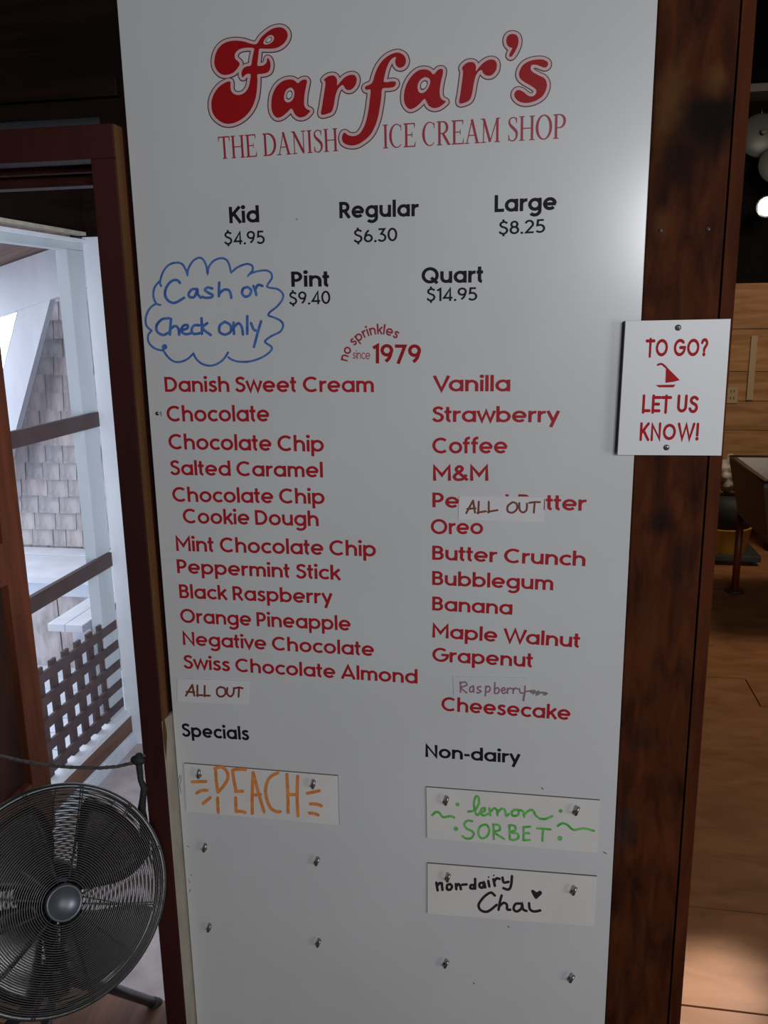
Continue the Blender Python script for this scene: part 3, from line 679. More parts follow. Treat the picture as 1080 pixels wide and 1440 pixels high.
# --- serif tagline
def serif():
    G = {}; t = .055; tn = .022; sf = .020
    def S(x, a, b): return ([(x, a), (x, b)], [t, t])
    def H(x0, x1, y, w=tn): return ([(x0, y), (x1, y)], [w, w])
    def foot(x, y): return ([(x - .12, y), (x + .12, y)], [sf, sf])
    st = .11
    G['T'] = (.62, [S(.31, 0, 1), foot(.31, .02), H(.02, .60, .975, .026), ([(.035, .98), (.02, .78)], [.03, .012]), ([(.585, .98), (.60, .78)], [.03, .012])])
    G['H'] = (.72, [S(.13, 0, 1), S(.59, 0, 1), H(.13, .59, .5), foot(.13, .02), foot(.13, .98), foot(.59, .02), foot(.59, .98)])
    G['E'] = (.58, [S(.14, 0, 1), H(.02, .54, .975, .026), H(.14, .42, .51), H(.02, .56, .025, .026), ([(.53, .98), (.54, .80)], [.03, .010]), ([(.54, .02), (.57, .22)], [.03, .010]), ([(.42, .40), (.42, .62)], [.014, .014])])
    G['D'] = (.70, [S(.14, 0, 1), H(.02, .30, .975, .026), H(.02, .30, .025, .026), ([(x, y) for x, y in arc(.28, .5, .36, .475, 90, -90, 14)], [.03, .034, .042, .05, .056, .06, .062, .062, .062, .06, .056, .05, .042, .034, .03])])
    G['A'] = (.72, [([(.10, 0), (.35, .98)], [.022, .022]), ([(.34, 1.0), (.60, 0)], [t, t]), H(.18, .52, .34), foot(.10, .02), foot(.60, .02)])
    G['N'] = (.74, [([(.14, 0), (.14, .96)], [tn, tn]), ([(.12, .98), (.60, .04)], [t * 1.05, t * 1.05]), ([(.61, 0), (.61, 1)], [tn, tn]), foot(.14, .02), foot(.61, .98), ([(.0, .98), (.16, .98)], [sf, sf])])
    G['I'] = (.28, [S(.14, 0, 1), foot(.14, .02), foot(.14, .98)])
    sp = catmull([(.42, .80), (.37, .93), (.25, .97), (.12, .90), (.09, .76), (.17, .63), (.31, .50), (.42, .36), (.42, .17), (.32, .04), (.20, .02), (.10, .09), (.06, .24)])
    n = len(sp); G['S'] = (.50, [(sp, [.020 + .042 * math.exp(-((i / (n - 1) - .5) / .2) ** 2) for i in range(n)]), ([(.42, .97), (.42, .74)], [.014, .014]), ([(.065, .02), (.065, .27)], [.014, .014])])
    cp = arc(.36, .5, .30, .485, 48, 312, 24)
    G['C'] = (.64, [(cp, [.018 + .042 * math.exp(-((i / 24 - .5) / .22) ** 2) for i in range(25)]), ([(.57, .97), (.57, .72)], [.014, .014])])
    G['R'] = (.66, [S(.14, 0, 1), H(.02, .30, .975, .024), H(.14, .30, .49), foot(.14, .02), (arc(.28, .735, .22, .245, 90, -90, 10), [.024, .03, .04, .05, .056, .058, .056, .05, .04, .03, .024]), ([(.30, .49), (.58, .02)], [t, t]), ([(.52, .02), (.66, .02)], [sf, sf])])
    G['M'] = (.90, [([(.12, 0), (.14, .98)], [tn, tn]), ([(.13, 1), (.43, .03)], [t, t]), ([(.43, .03), (.75, 1)], [tn, tn]), S(.76, 0, 1), foot(.12, .02), foot(.76, .02), ([(.0, .98), (.16, .98)], [sf, sf]), ([(.72, .98), (.88, .98)], [sf, sf])])
    op = arc(.37, .5, .31, .485, 0, 360, 32)
    G['O'] = (.74, [(op, [.024 + .036 * abs(math.cos(2 * math.pi * i / 32)) ** 1.5 for i in range(33)])])
    G['P'] = (.58, [S(.14, 0, 1), H(.02, .30, .975, .024), H(.14, .30, .45), foot(.14, .02), (arc(.28, .71, .24, .265, 90, -90, 10), [.024, .03, .04, .05, .056, .058, .056, .05, .04, .03, .024])])
    return G
SG = serif()
def serif2d(text):
    x = 0; out = ([], [])
    for ch in text:
        if ch == ' ': x += .28; continue
        adv, ss = SG[ch]
        for pts, hw in ss: ribbon(out, [(p[0] + x, p[1]) for p in pts], list(hw))
        x += adv + .035
    return out, x - .035
mpart(line('THE DANISH', (308.5, 224), (476, 212.5), 31.5, M['tagred'], None, font_out=serif2d('THE DANISH')))
mpart(line('ICE CREAM SHOP', (538.5, 209), (795.5, 194.5), 33.5, M['tagred'], None, font_out=serif2d('ICE CREAM SHOP')))

# --- blue marker cloud and words
CB = (195, 350, 5.023)
cloud = [[(160,262),(152,235),(170,170),(205,120),(255,98),(305,105),(335,150),(345,182),(352,140),(385,85),(430,62),(460,80),(480,125),(488,175),(495,130),(530,85),(580,66),(618,75),(640,110),(652,160),(660,162),(700,130),(760,107),(798,115),(808,140),(800,160),(775,188),(790,175),(840,158),(900,152),(935,170),(942,205),(920,240),(908,265),(930,275),(985,285),(1020,320),(1015,360),(975,410),(930,445),(918,470),(950,482),(1000,505),(1022,540),(1000,585),(940,615),(895,650),(905,668),(938,690),(938,715),(900,750),(840,780),(770,797),(700,795),(655,780),(635,765)],
         [(632,732),(600,780),(550,815),(500,825),(450,812),(410,780),(388,738)],[(388,738),(350,775),(300,797),(250,795),(205,760),(172,712)],
         [(150,228),(115,270),(105,330),(125,385),(155,396)],[(125,385),(80,420),(52,480),(55,540),(92,578)],[(92,578),(68,610),(72,660),(110,700),(165,716),(185,695)]]
pen_('marker_cloud', cloud, 7.4, CB, M['blue'], None, label='blue hand drawn cloud outline', dots=((183, 692, 20),))
words = [[(292,240),(270,220),(230,230),(195,275),(188,330),(215,370),(260,380),(322,345)],
         [(415,285),(380,285),(355,315),(362,340),(395,338),(415,290),(418,320),(440,345)],[(520,280),(490,272),(470,290),(495,310),(522,325),(515,342),(470,345),(452,338)],
         [(570,238),(568,290),(568,335)],[(568,320),(600,290),(635,290),(650,315),(655,345)],
         [(770,270),(740,280),(732,315),(755,338),(785,325),(795,290),(770,270)],[(812,262),(825,295),(832,325)],[(822,290),(845,255),(875,262)],
         [(215,490),(165,498),(128,540),(132,585),(175,608),(215,590)],[(230,495),(225,550),(222,605)],[(222,570),(255,545),(280,560),(288,605)],
         [(305,575),(345,560),(345,538),(315,545),(302,580),(330,602),(370,596)],[(430,540),(395,540),(375,570),(390,600),(435,595)],[(445,490),(448,545),(448,600)],[(485,525),(452,560),(510,608)],
         [(610,515),(575,540),(572,585),(610,605),(650,585),(650,540),(610,515)],[(672,520),(672,560),(675,600)],[(672,555),(705,525),(728,550),(738,605)],
         [(768,475),(768,540),(768,600)],[(795,525),(815,570),(845,580)],[(865,512),(845,580),(815,692)]]
for a, b, w_ in ((0, 5, 'Cash'), (5, 8, 'or'), (8, 15, 'Check'), (15, 21, 'only')):
    pen_('marker_word', words[a:b], 9.5, CB, M['blue'], None, label='blue handwriting reading ' + w_)

# --- hooks, scuffs
TS = .0045
def hook(q, yf, parent, tilt=0.0):
    b = bmesh.new()
    tx = math.sin(tilt)
    tube(b, [(q.x, yf, q.z - .006), (q.x, yf - .010, q.z - .006), (q.x + tx * .002, yf - .0150, q.z - .002), (q.x + tx * .018, yf - .0150, q.z + .014)], .0031, 8)
    lathe(b, [(.0036, 0), (.0030, .002), (.0017, .0026)], Matrix.Translation((q.x, yf, q.z - .006)) @ Matrix.Rotation(math.radians(90), 4, 'X'), 12)
    o = obj('hook', b, M['steel'], None, True)
    if parent is mb: mpart(o)
    else: o.parent = parent
for (u, v) in ((289, 1190), (446, 1209), (295, 1302), (448, 1323), (626, 1352), (801, 1372)):
    hook(at(u, v, 1, 0), 0, mb, .45)
CP = (250, 1065, 4.596); CLm = (590, 1095, 4.154); CC = (590, 1205, 4.154)
sc_ = [[(75, 190), (85, 150), (92, 165), (84, 200), (92, 240)], [(140, 668), (146, 664)], [(132, 690), (138, 705)], [(140, 740), (134, 756)], [(122, 515), (132, 520)]]
pen_('scuff', sc_, 1.6, (230, 1050, 3.6926), M['scuff'], None)
pen_('scuff', [[(690, 100), (697, 106)], [(520, 800), (524, 806)], [(345, 1088), (350, 1091)], [(1003, 425), (1018, 432)]], 3, (570, 1080, 3.6), M['scuff'], None)
pen_('scuff', [[(416.5, 308), (418, 308.6)], [(226, 579), (227, 584)]], .8, (0, 0, 1), M['scuff'], None, smooth=False)
q = at(221.5, 581.5, 1, 0)
s0 = screw(q.x, 0, q.z, .004, mb)

# --- paper labels and flavour signs
def plate(name, px4, plane, thick, material, edge, parent=None, bev=0):
    """a thin plate whose front corners are seen at four pixels on the given plane; squared up in the plane"""
    q = [at(u, v, 1, plane) for u, v in px4]
    c = sum(q, Vector()) / 4
    b = bmesh.new()
    prism(b, [(p.x, plane, p.z) for p in q], (0, thick, 0))
    bmesh.ops.recalc_face_normals(b, faces=b.faces)
    for fc in b.faces: fc.material_index = 0 if fc.normal.y < -.9 else 1
    me = bpy.data.meshes.new(name); b.to_mesh(me); b.free(); me.materials.append(material); me.materials.append(edge)
    return link(bpy.data.objects.new(name, me), parent)
CR = (580, 510, 3.724)
lab1 = plate('paper_label', [(645.8, 697.4), (765.3, 698.8), (763.4, 734.2), (644.4, 730.7)], -.0016, .0012, M['paper'], M['paper'])
tag(lab1, 'white paper label reading ALL OUT stuck over Peanut Butter in the right column', 'label')
def kid(o, p): o.parent = p; return o
AO1 = [[(282,788),(300,755),(318,722)],[(318,722),(324,760),(328,785)],[(288,766),(330,762)],[(348,728),(345,784),(345,784),(385,778)],[(400,728),(400,780),(400,780),(446,772)],
       [(525,730),(500,750),(500,778),(525,785),(548,765),(545,738),(525,730)],[(560,735),(562,770),(580,784),(598,770),(600,738)],[(612,734),(640,730),(668,730)],[(640,732),(636,785)]]
kid(pen('lettering', AO1, 5.2, CR, M['brownink'], None, -.0016, .0004, 'handwriting reading ALL OUT'), lab1)
lab2 = plate('paper_label', [(249.6, 954), (350, 957.7), (348, 991), (249.6, 986.5)], -.0016, .0012, M['paper'], M['paper'])
tag(lab2, 'white paper label reading ALL OUT just above the word Specials', 'label')
AO2 = [[(115,632),(128,610),(140,590)],[(140,590),(148,632)],[(118,617),(148,618)],[(160,592),(160,630),(160,630),(180,630)],[(188,594),(188,631),(188,631),(208,632)],
       [(248,598),(236,608),(238,628),(252,636),(268,626),(266,604),(248,598)],[(276,602),(276,624),(288,635),(300,624),(302,602)],[(306,603),(322,600),(336,603)],[(322,603),(320,636)]]
kid(pen('lettering', AO2, 3.8, (220, 750, 2.769), M['brownink'], None, -.0016, .0004, 'handwriting reading ALL OUT'), lab2)
lab3 = plate('paper_label', [(637, 951), (744, 953), (742, 976), (638, 979)], -.0014, .0010, M['panel'], M['paper'])
tag(lab3, 'faint paper strip handwritten Raspberry above the word Cheesecake', 'label')
RB = [[(252,778),(252,832)],[(248,785),(275,778),(285,795),(255,808),(285,835)],[(318,800),(302,808),(302,828),(318,826),(320,800),(322,830)],[(358,802),(342,806),(345,818),(360,826),(345,836),(338,832)],
      [(385,800),(382,850)],[(385,808),(400,800),(408,815),(398,830),(385,828)],[(432,782),(430,835)],[(430,820),(445,808),(455,822),(445,838),(430,836)],[(465,822),(485,820),(480,808),(466,818),(475,838),(490,832)],
      [(498,812),(498,838)],[(498,822),(510,810),(520,814)],[(528,812),(528,838)],[(528,822),(540,810),(550,815)],[(560,812),(566,835),(582,835)],[(590,800),(588,840),(582,876)],[(592,828),(612,826)]]
kid(pen('lettering', RB, 4.0, (580, 750, 3.724), M['pinkink'], None, -.0014, .0004, 'purple handwriting reading Raspberry'), lab3)
mpart(pen('marker_strike', [[(612,826),(640,824),(632,838),(660,828),(650,845),(680,832),(690,845),(706,838)],[(620,832),(700,834)]], 4.5, (580, 750, 3.724), M['scuff'], None, 0, .0005, 'black scribbled out word'))

sg1 = plate('flavor_sign', [(258.7, 1073.6), (475, 1091.2), (477, 1160.5), (262, 1141)], -TS, TS - .0003, M['foam'], M['foamshade'])
tag(sg1, 'small white sign hand lettered PEACH in orange marker under Specials', 'sign', 'hand lettered flavour signs on the board')
PE = [[(245,78),(250,150),(258,220)],[(240,72),(280,62),(315,85),(325,130),(300,180),(260,225)],[(258,262),(262,355)],
      [(355,82),(362,140),(378,215)],[(355,82),(400,76),(438,80)],[(375,220),(420,218)],[(375,262),(378,350)],[(378,350),(405,348),(436,356)],
      [(488,98),(482,230),(482,362)],[(488,98),(520,220),(558,352)],[(485,244),(535,240)],
      [(648,100),(600,125),(572,180),(572,250),(600,325),(640,350),(662,350)],
      [(706,110),(712,230),(714,355)],[(776,122),(772,250),(778,378)],[(712,240),(775,240)],
      [(95,158),(182,155)],[(125,230),(150,215),(190,212)],[(165,298),(210,260)],[(838,232),(915,216)],[(858,300),(900,302),(928,312)],[(852,360),(880,362),(908,372)]]
kid(pen('lettering', PE, 10.5, CP, M['orange'], None, -TS, .0004, 'orange marker lettering reading PEACH with dashes'), sg1)
sg2 = plate('flavor_sign', [(599.4, 1107), (843.6, 1125.8), (840, 1199.4), (600.6, 1178.6)], -TS, TS - .0003, M['foam'], M['foamshade'])
tag(sg2, 'small white sign hand lettered lemon SORBET in green marker under Non-dairy', 'sign', 'hand lettered flavour signs on the board')
LE = [[(285,192),(320,185),(345,150),(345,110),(328,105),(318,150),(330,205),(345,210)],[(350,200),(378,190),(382,172),(365,175),(358,200),(375,215),(400,205)],
      [(408,172),(414,214)],[(413,196),(436,172),(452,184),(456,214)],[(456,196),(482,174),(500,186),(506,216),(522,206)],
      [(560,180),(538,195),(546,216),(575,212),(578,188),(560,180),(598,186)],[(605,190),(612,222)],[(612,208),(640,185),(662,185),(680,215),(690,222)],[(700,232),(735,235),(775,218)],
      [(75,212),(95,195),(115,198),(135,222),(160,222),(180,218),(203,226)],[(808,275),(835,260),(865,270),(900,298),(960,290),(1018,304)],
      [(308,248),(280,245),(262,265),(275,290),(305,305),(318,325),(300,348),(270,348),(252,335)],
      [(375,268),(350,285),(345,325),(365,348),(395,335),(408,300),(395,272),(375,268)],
      [(432,265),(434,352)],[(430,268),(465,272),(468,300),(436,312),(495,352)],
      [(525,275),(528,355)],[(522,272),(555,275),(560,300),(530,312),(570,320),(578,345),(550,358),(528,352)],
      [(608,282),(608,358)],[(608,282),(648,280)],[(608,318),(640,318)],[(606,358),(645,358)],[(688,290),(765,296)],[(722,292),(718,362)]]
kid(pen('lettering', LE, 6.8, CLm, M['green'], None, -TS, .0004, 'green marker lettering reading lemon SORBET', dots=((222,150,12),(825,188,12),(212,292,14),(820,348,15))), sg2)
sg3 = plate('flavor_sign', [(601.1, 1214.2), (839.4, 1232.8), (835.3, 1303), (601.1, 1285)], -TS, TS - .0003, M['foam'], M['foamshade'])
tag(sg3, 'small white sign hand lettered non-dairy Chai in black marker, lowest on the board', 'sign', 'hand lettered flavour signs on the board')
CH = [[(98,150),(106,195)],[(130,152),(134,192)],[(104,168),(118,152),(130,160)],[(180,158),(162,165),(162,188),(180,190),(190,172),(180,158)],[(212,158),(215,188)],[(215,172),(228,158),(238,170),(242,188)],[(250,162),(275,160)],
      [(318,165),(300,165),(298,182),(318,182),(322,160)],[(325,128),(325,185)],[(372,150),(352,155),(352,175),(370,178),(378,152),(384,178)],[(402,140),(408,172)],[(432,130),(440,168)],[(436,145),(450,125),(468,128)],[(485,120),(492,148),(520,145)],[(540,112),(535,165),(520,190),(490,182)],
      [(440,225),(415,208),(375,235),(345,280),(360,312),(400,318),(450,280)],[(480,225),(470,260),(462,308)],[(465,290),(490,268),(510,278),(512,305),(530,308)],
      [(590,272),(560,275),(550,305),(570,318),(595,300),(600,275),(605,305),(625,315)],[(640,270),(645,305),(670,318),(705,312)]]
kid(pen('lettering', CH, 7.6, CC, M['ink'], None, -TS, .0004, 'black marker lettering reading non-dairy Chai'), sg3)
hp = catmull([(652, 198), (665, 192), (684, 205), (705, 196), (716, 212), (700, 230), (680, 246), (665, 228)], True, 3)
o = flat('heart', (hp, [tuple(range(len(hp)))]), onplane(-TS, .0005, CC), M['ink'], None); o['label'] = 'small black drawn heart'; kid(o, sg3)
out = ([], []); disc(out, 404, 118, 5); disc(out, 434, 108, 5)
kid(flat('lettering', out, onplane(-TS, .0004, CC), M['ink'], None), sg3)

for crop, pts, sgn in ((CP, [(145, 100), (880, 165)], sg1), (CLm, [(155, 120), (910, 178)], sg2), (CC, [(165, 110), (895, 185)], sg3)):
    for p in pts:
        q = at(crop[0] + p[0] / crop[2], crop[1] + p[1] / crop[2], 1, -TS)
        hook(q, -TS - .0003, sgn, .3)
# ================================================================== to go sign
ZS = -.022
tg = plate('take_out_sign', [(879.9, 451.5), (1027.7, 448.5), (1014.3, 640.6), (868.5, 639.7)], ZS, .0195, M['signwhite'], M['signedge'])
tag(tg, 'white sign with red sailboat and words TO GO LET US KNOW on the timber post', 'sign')
CS = (850, 430, 3.348)
for text, a, b, cap in (('TO GO?', (196, 238), (482, 236), 80), ('LET US', (176, 501), (437, 503), 77), ('KNOW!', (165, 630), (440, 633), 75)):
    o = line(text, (CS[0] + a[0] / CS[2], CS[1] + a[1] / CS[2]), (CS[0] + b[0] / CS[2], CS[1] + b[1] / CS[2]), cap / CS[2], M['signred'], None, plane=ZS, s=.095, rnd=True, gap=.16, space=.50); kid(o, tg)
sail = [(290, 285), (320, 315), (355, 350), (325, 358), (287, 363)]
out = ([], []); sp = [Vector(p) for p in sail]; out[0].extend(sp); out[1].append(tuple(range(5)))
hull = [Vector(p) for p in [(240, 373), (335, 371), (325, 384), (258, 384)]]; b0 = len(out[0]); out[0].extend(hull); out[1].append((b0, b0 + 1, b0 + 2, b0 + 3))
ribbon(out, catmull([(252, 278), (270, 274), (290, 290)]), 5, False, True)
o = flat('sailboat_emblem', out, onplane(ZS, .0005, CS), M['signred'], None); o['label'] = 'red sailboat emblem'; kid(o, tg)
for p in ((347, 103), (292, 667)):
    q = at(CS[0] + p[0] / CS[2], CS[1] + p[1] / CS[2], 1, ZS)
    s0 = screw(q.x, ZS, q.z, .0052, tg, M['steel']); s0.matrix_parent_inverse = Matrix.Identity(4)

# ================================================================== fan in front of the doorway
fh = Vector((-.882, -.26, .612))           # centre of the cage front
face = (CAM - fh); face.z *= .62; face = Matrix.Rotation(math.radians(10), 3, 'Z') @ face; face.normalize()
fan = empty('pedestal_fan', (-.93, -.06, 0)); tag(fan, 'black round wire caged metal fan on a tube stand in front of the doorway', 'fan')
rotm = face.to_track_quat('Z', 'Y').to_matrix().to_4x4()
FM = Matrix.Translation(fh) @ rotm
RF = .207
def fpart(name, bm, m_, parent=fan, smooth=True, label=None):
    bmesh.ops.transform(bm, matrix=FM, verts=bm.verts)
    o = obj(name, bm, m_, None, smooth); o.parent = parent
    o.matrix_parent_inverse = Matrix.Translation(-Vector(fan.location)) if parent is fan else Matrix.Identity(4)
    if label: o['label'] = label
    return o
def dome(r_): return .052 * (1 - (r_ / RF) ** 2.4)
def cage(sign, off, nring, nspoke, name):
    g = bmesh.new()
    for i in range(nring):
        rr = .040 + (RF - .044) * i / (nring - 1)
        zz = off + sign * dome(rr)
        tube(g, [(rr * math.cos(a), rr * math.sin(a), zz) for a in [2 * math.pi * k / 64 for k in range(64)]], .00125, 4, True)
    a_ = fpart(name, g, M['wire'])
    for k in range(nspoke):
        a0 = 2 * math.pi * k / nspoke + .12
        for da in ((-.012, .012) if sign > 0 else (0,)):
            s2 = bmesh.new()
            tube(s2, [(rr * math.cos(a0 + da), rr * math.sin(a0 + da), off + sign * (dome(rr) - .002)) for rr in [.030 + (RF - .030) * j / 8 for j in range(9)]], .0014, 5)
            if sign > 0 or True:
                o = fpart('spoke', s2, M['blackmetal'], a_)
cage(1, .0, 40, 12, 'front_grille')
cage(-1, -.045, 24, 10, 'rear_grille')
g = bmesh.new(); tube(g, [(RF * math.cos(a), RF * math.sin(a), -.012) for a in [2 * math.pi * k / 96 for k in range(96)]], .0060, 10, True)
tube(g, [(RF * math.cos(a), RF * math.sin(a), -.040) for a in [2 * math.pi * k / 96 for k in range(96)]], .004, 8, True)
fpart('rim', g, M['chrome'])
g = bmesh.new(); lathe(g, [(.0001, .040), (.032, .040), (.034, .046), (.0335, .054), (.030, .057), (.0285, .0545), (.0001, .056)], None, 48); fpart('hub_cap', g, M['hub'])
g = bmesh.new()
lathe(g, [(.0001, -.02), (.036, -.02), (.036, .028), (.03, .034), (.0001, .036)], None, 32); fpart('blade_hub', g, M['blackmetal'])
for k in range(4):
    g = bmesh.new(); vs = []
    NA, NR = 8, 8
    for i in range(NR + 1):
        rr = .034 + (RF - .022 - .034) * i / NR; row = []
        span = .50 + .30 * math.sin(math.pi * i / NR * .8)
        for j in range(NA + 1):
            t = j / NA
            a = 2 * math.pi * k / 4 + .35 + span * (t - .5) * 1.55 + .25 * i / NR
            zz = -.004 + .030 * (t - .5) * (1 + .2 * math.sin(math.pi * t))
            row.append(g.verts.new((rr * math.cos(a), rr * math.sin(a), zz)))
        vs.append(row)
    for i in range(NR):
        for j in range(NA): g.faces.new((vs[i][j], vs[i][j + 1], vs[i + 1][j + 1], vs[i + 1][j]))
    ext = bmesh.ops.solidify(g, geom=list(g.faces), thickness=.0012)
    fpart('blade', g, M['blade'])
g = bmesh.new(); lathe(g, [(.0001, -.19), (.045, -.185), (.06, -.16), (.062, -.09), (.05, -.075), (.0001, -.07)], None, 32); fpart('motor_housing', g, M['blackmetal'])
mc = FM @ Vector((0, 0, -.15))
def wpart(name, bm, m_, label=None, smooth=True, parent=fan):
    o = obj(name, bm, m_, None, smooth); o.parent = parent
    o.matrix_parent_inverse = Matrix.Translation(-Vector(fan.location)) if parent is fan else Matrix.Identity(4)
    if label: o['label'] = label
    return o
jt = Vector((mc.x, mc.y, .345))
g = bmesh.new(); tube(g, [mc, jt], .016, 14); wpart('pole', g, M['blackmetal'])
g = bmesh.new(); lathe(g, [(.028, 0), (.03, .01), (.03, .06), (.02, .075)], Matrix.Translation((jt.x, jt.y, .30)), 20); wpart('collar', g, M['blackmetal'])
foot1 = at(222, 1412, 2, .014)
for i, ft in enumerate((foot1, Vector((jt.x - .27, jt.y - .02, .014)), Vector((jt.x + .02, jt.y - .26, .014)))):
    g = bmesh.new(); st_ = Vector((jt.x, jt.y, .33))
    tube(g, [st_, st_.lerp(ft, .5) + Vector((0, 0, .012)), ft], .0125, 12)
    lg = wpart('leg', g, M['chrome'])
    g = bmesh.new(); dirn = (ft - st_).normalized(); tube(g, [ft - dirn * .03, ft], [.0145, .0145], 12)
    lathe(g, [(.013, 0), (.014, .004), (.010, .012)], Matrix.Translation((ft.x, ft.y, 0)), 14)
    wpart('foot', g, M['rubber'], parent=lg)

# cord across the doorway and strap
pts = [at(u, v, 1, -.05) for u, v in ((-120, 1030), (-60, 1046), (0, 1063), (30, 1070), (65, 1076), (100, 1079), (140, 1080), (165, 1078), (190, 1072), (200, 1066))]
pts[-1].y = -.037
bm = bmesh.new()
dense = []
for a, b in zip(pts, pts[1:]):
    for k in range(10): dense.append(a.lerp(b, k / 10))
dense.append(pts[-1])
tube(bm, dense, .0036, 8)
for ph in (0, math.pi):
    tube(bm, [p + Vector((0, math.cos(i * .9 + ph) * .0026, math.sin(i * .9 + ph) * .0026)) for i, p in enumerate(dense)], .0018, 5)
tag(obj('rope', bm, M['cord'], None, True), 'thin dark rope slung across the doorway above the fan', 'rope')
st = empty('hanging_strap', tuple(at(196, 1066, 1, -.04))); tag(st, 'short black strap hanging from a knot on the door casing behind the fan', 'strap')
a0 = at(194, 1070, 1, -.042)
bm = bmesh.new()
sp_ = [at(u, v, 1, -.045) for u, v in ((195, 1060), (196, 1080), (198, 1098), (203, 1108), (201, 1122), (199, 1140), (203, 1160), (205, 1200))]
tube(bm, sp_, [.006, .007, .006, .008, .007, .009, .010, .009], 10)
o = obj('strap', bm, M['rubber'], None, True); o.parent = st; o.matrix_parent_inverse = Matrix.Translation(-st.location)
bm = bmesh.new(); bmesh.ops.create_icosphere(bm, subdivisions=2, radius=.013, matrix=Matrix.Translation(at(194, 1069, 1, -.046)) @ Matrix.Diagonal((1.3, .8, .9, 1)))
tube(bm, [at(197, 1062, 1, -.036), at(196, 1068, 1, -.05)], .006, 8)
o = obj('knot', bm, M['rubber'], None, True); o.parent = st; o.matrix_parent_inverse = Matrix.Translation(-st.location)

# ================================================================== kitchen beyond the post
kw = struct(empty('wall_kitchen_boards', (1.5, 5.25, 0)))
zz = [0, .30, .62, .80, 1.0, 1.23, 1.46, 1.70, 1.90]
zz = [0, .26, .52, .80, 1.02, 1.24, 1.55, 1.88]
for i, (z0, z1) in enumerate(zip(zz, zz[1:])):
    part('plank', (-.1, 5.225 - .003 * (i % 2), z0 + .002), (3.4, 5.26, z1 - .002), M['plank'], kw, .002)
part('batten', (1.555, 5.205, 1.03), (1.60, 5.222, 1.50), M['ivory'], kw, .002, 'pale short batten')
ol = empty('wall_outlet', (1.455, 5.22, 1.07)); tag(ol, 'small ivory double electric outlet on the kitchen plank wall', 'outlet')
part('cover_plate', (1.415, 5.212, 1.005), (1.495, 5.222, 1.125), M['ivory'], ol, .002)
for z_ in (1.035, 1.085):
    for x_ in (1.44, 1.462): part('slot', (x_, 5.210, z_), (x_ + .006, 5.213, z_ + .02), M['slot'], ol, 0)
# sink
sk = empty('steel_sink', (1.5, 3.3, 0)); tag(sk, 'stainless steel trough sink on red legs in the kitchen', 'sink')
X0, X1, Y0, Y1, ZT = 1.15, 2.35, 2.93, 3.74, .84
bm = bmesh.new()
t_ = .035
o0 = [(X0, Y0), (X1, Y0), (X1, Y1), (X0, Y1)]; i0 = [(X0 + t_, Y0 + t_), (X1 - t_, Y0 + t_), (X1 - t_, Y1 - t_), (X0 + t_, Y1 - t_)]
bt = [(X0 + .11, Y0 + .09), (X1 - .11, Y0 + .09), (X1 - .11, Y1 - .09), (X0 + .11, Y1 - .09)]
A_ = [bm.verts.new((x, y, ZT)) for x, y in o0]; B_ = [bm.verts.new((x, y, ZT)) for x, y in i0]; D_ = [bm.verts.new((x, y, ZT - .30)) for x, y in bt]
for k in range(4):
    bm.faces.new((A_[k], A_[(k + 1) % 4], B_[(k + 1) % 4], B_[k])); bm.faces.new((B_[k], B_[(k + 1) % 4], D_[(k + 1) % 4], D_[k]))
bm.faces.new(D_)
me = bpy.data.meshes.new('basin'); bm.to_mesh(me); bm.free(); me.materials.append(M['stainless'])
o = link(bpy.data.objects.new('basin', me)); o.parent = sk; o.matrix_parent_inverse = Matrix.Translation(-sk.location)
bm = bmesh.new(); E_ = []
for z_, ins in ((ZT - .001, 0), (ZT - .03, 0), (ZT - .34, .06)):
    E_.append([bm.verts.new((x + (ins if x == X0 else -ins), y + (ins if y == Y0 else -ins), z_)) for x, y in o0])
for a, b in zip(E_, E_[1:]):
    for k in range(4): bm.faces.new((a[k], a[(k + 1) % 4], b[(k + 1) % 4], b[k]))
bm.faces.new(E_[-1])
o = obj('outer_shell', bm, M['sinkshade']); o.parent = sk; o.matrix_parent_inverse = Matrix.Translation(-sk.location); o['label'] = 'outer side of the sink with its shade painted dark'
bm = bmesh.new(); tube(bm, [(X0, Y0, ZT), (X1, Y0, ZT), (X1, Y1, ZT), (X0, Y1, ZT)], .008, 8, True)
o = obj('rolled_rim', bm, M['stainless'], None, True); o.parent = sk; o.matrix_parent_inverse = Matrix.Translation(-sk.location)
for lx, ly in ((X0 + .085, Y1 - .02), (X0 + .30, Y0 + .14), (X1 - .1, Y1 - .06), (X1 - .1, Y0 + .12)):
    bm = bmesh.new(); tube(bm, [(lx, ly, .0), (lx, ly, ZT - .3)], .022, 12)
    o = obj('leg', bm, M['redleg'], None, True); o.parent = sk; o.matrix_parent_inverse = Matrix.Translation(-sk.location)
    bm = bmesh.new(); lathe(bm, [(.055, .003), (.055, .012), (.025, .022)], Matrix.Translation((lx, ly, 0)), 18)
    o2 = obj('foot_plate', bm, M['slot'], None, True); o2.parent = o
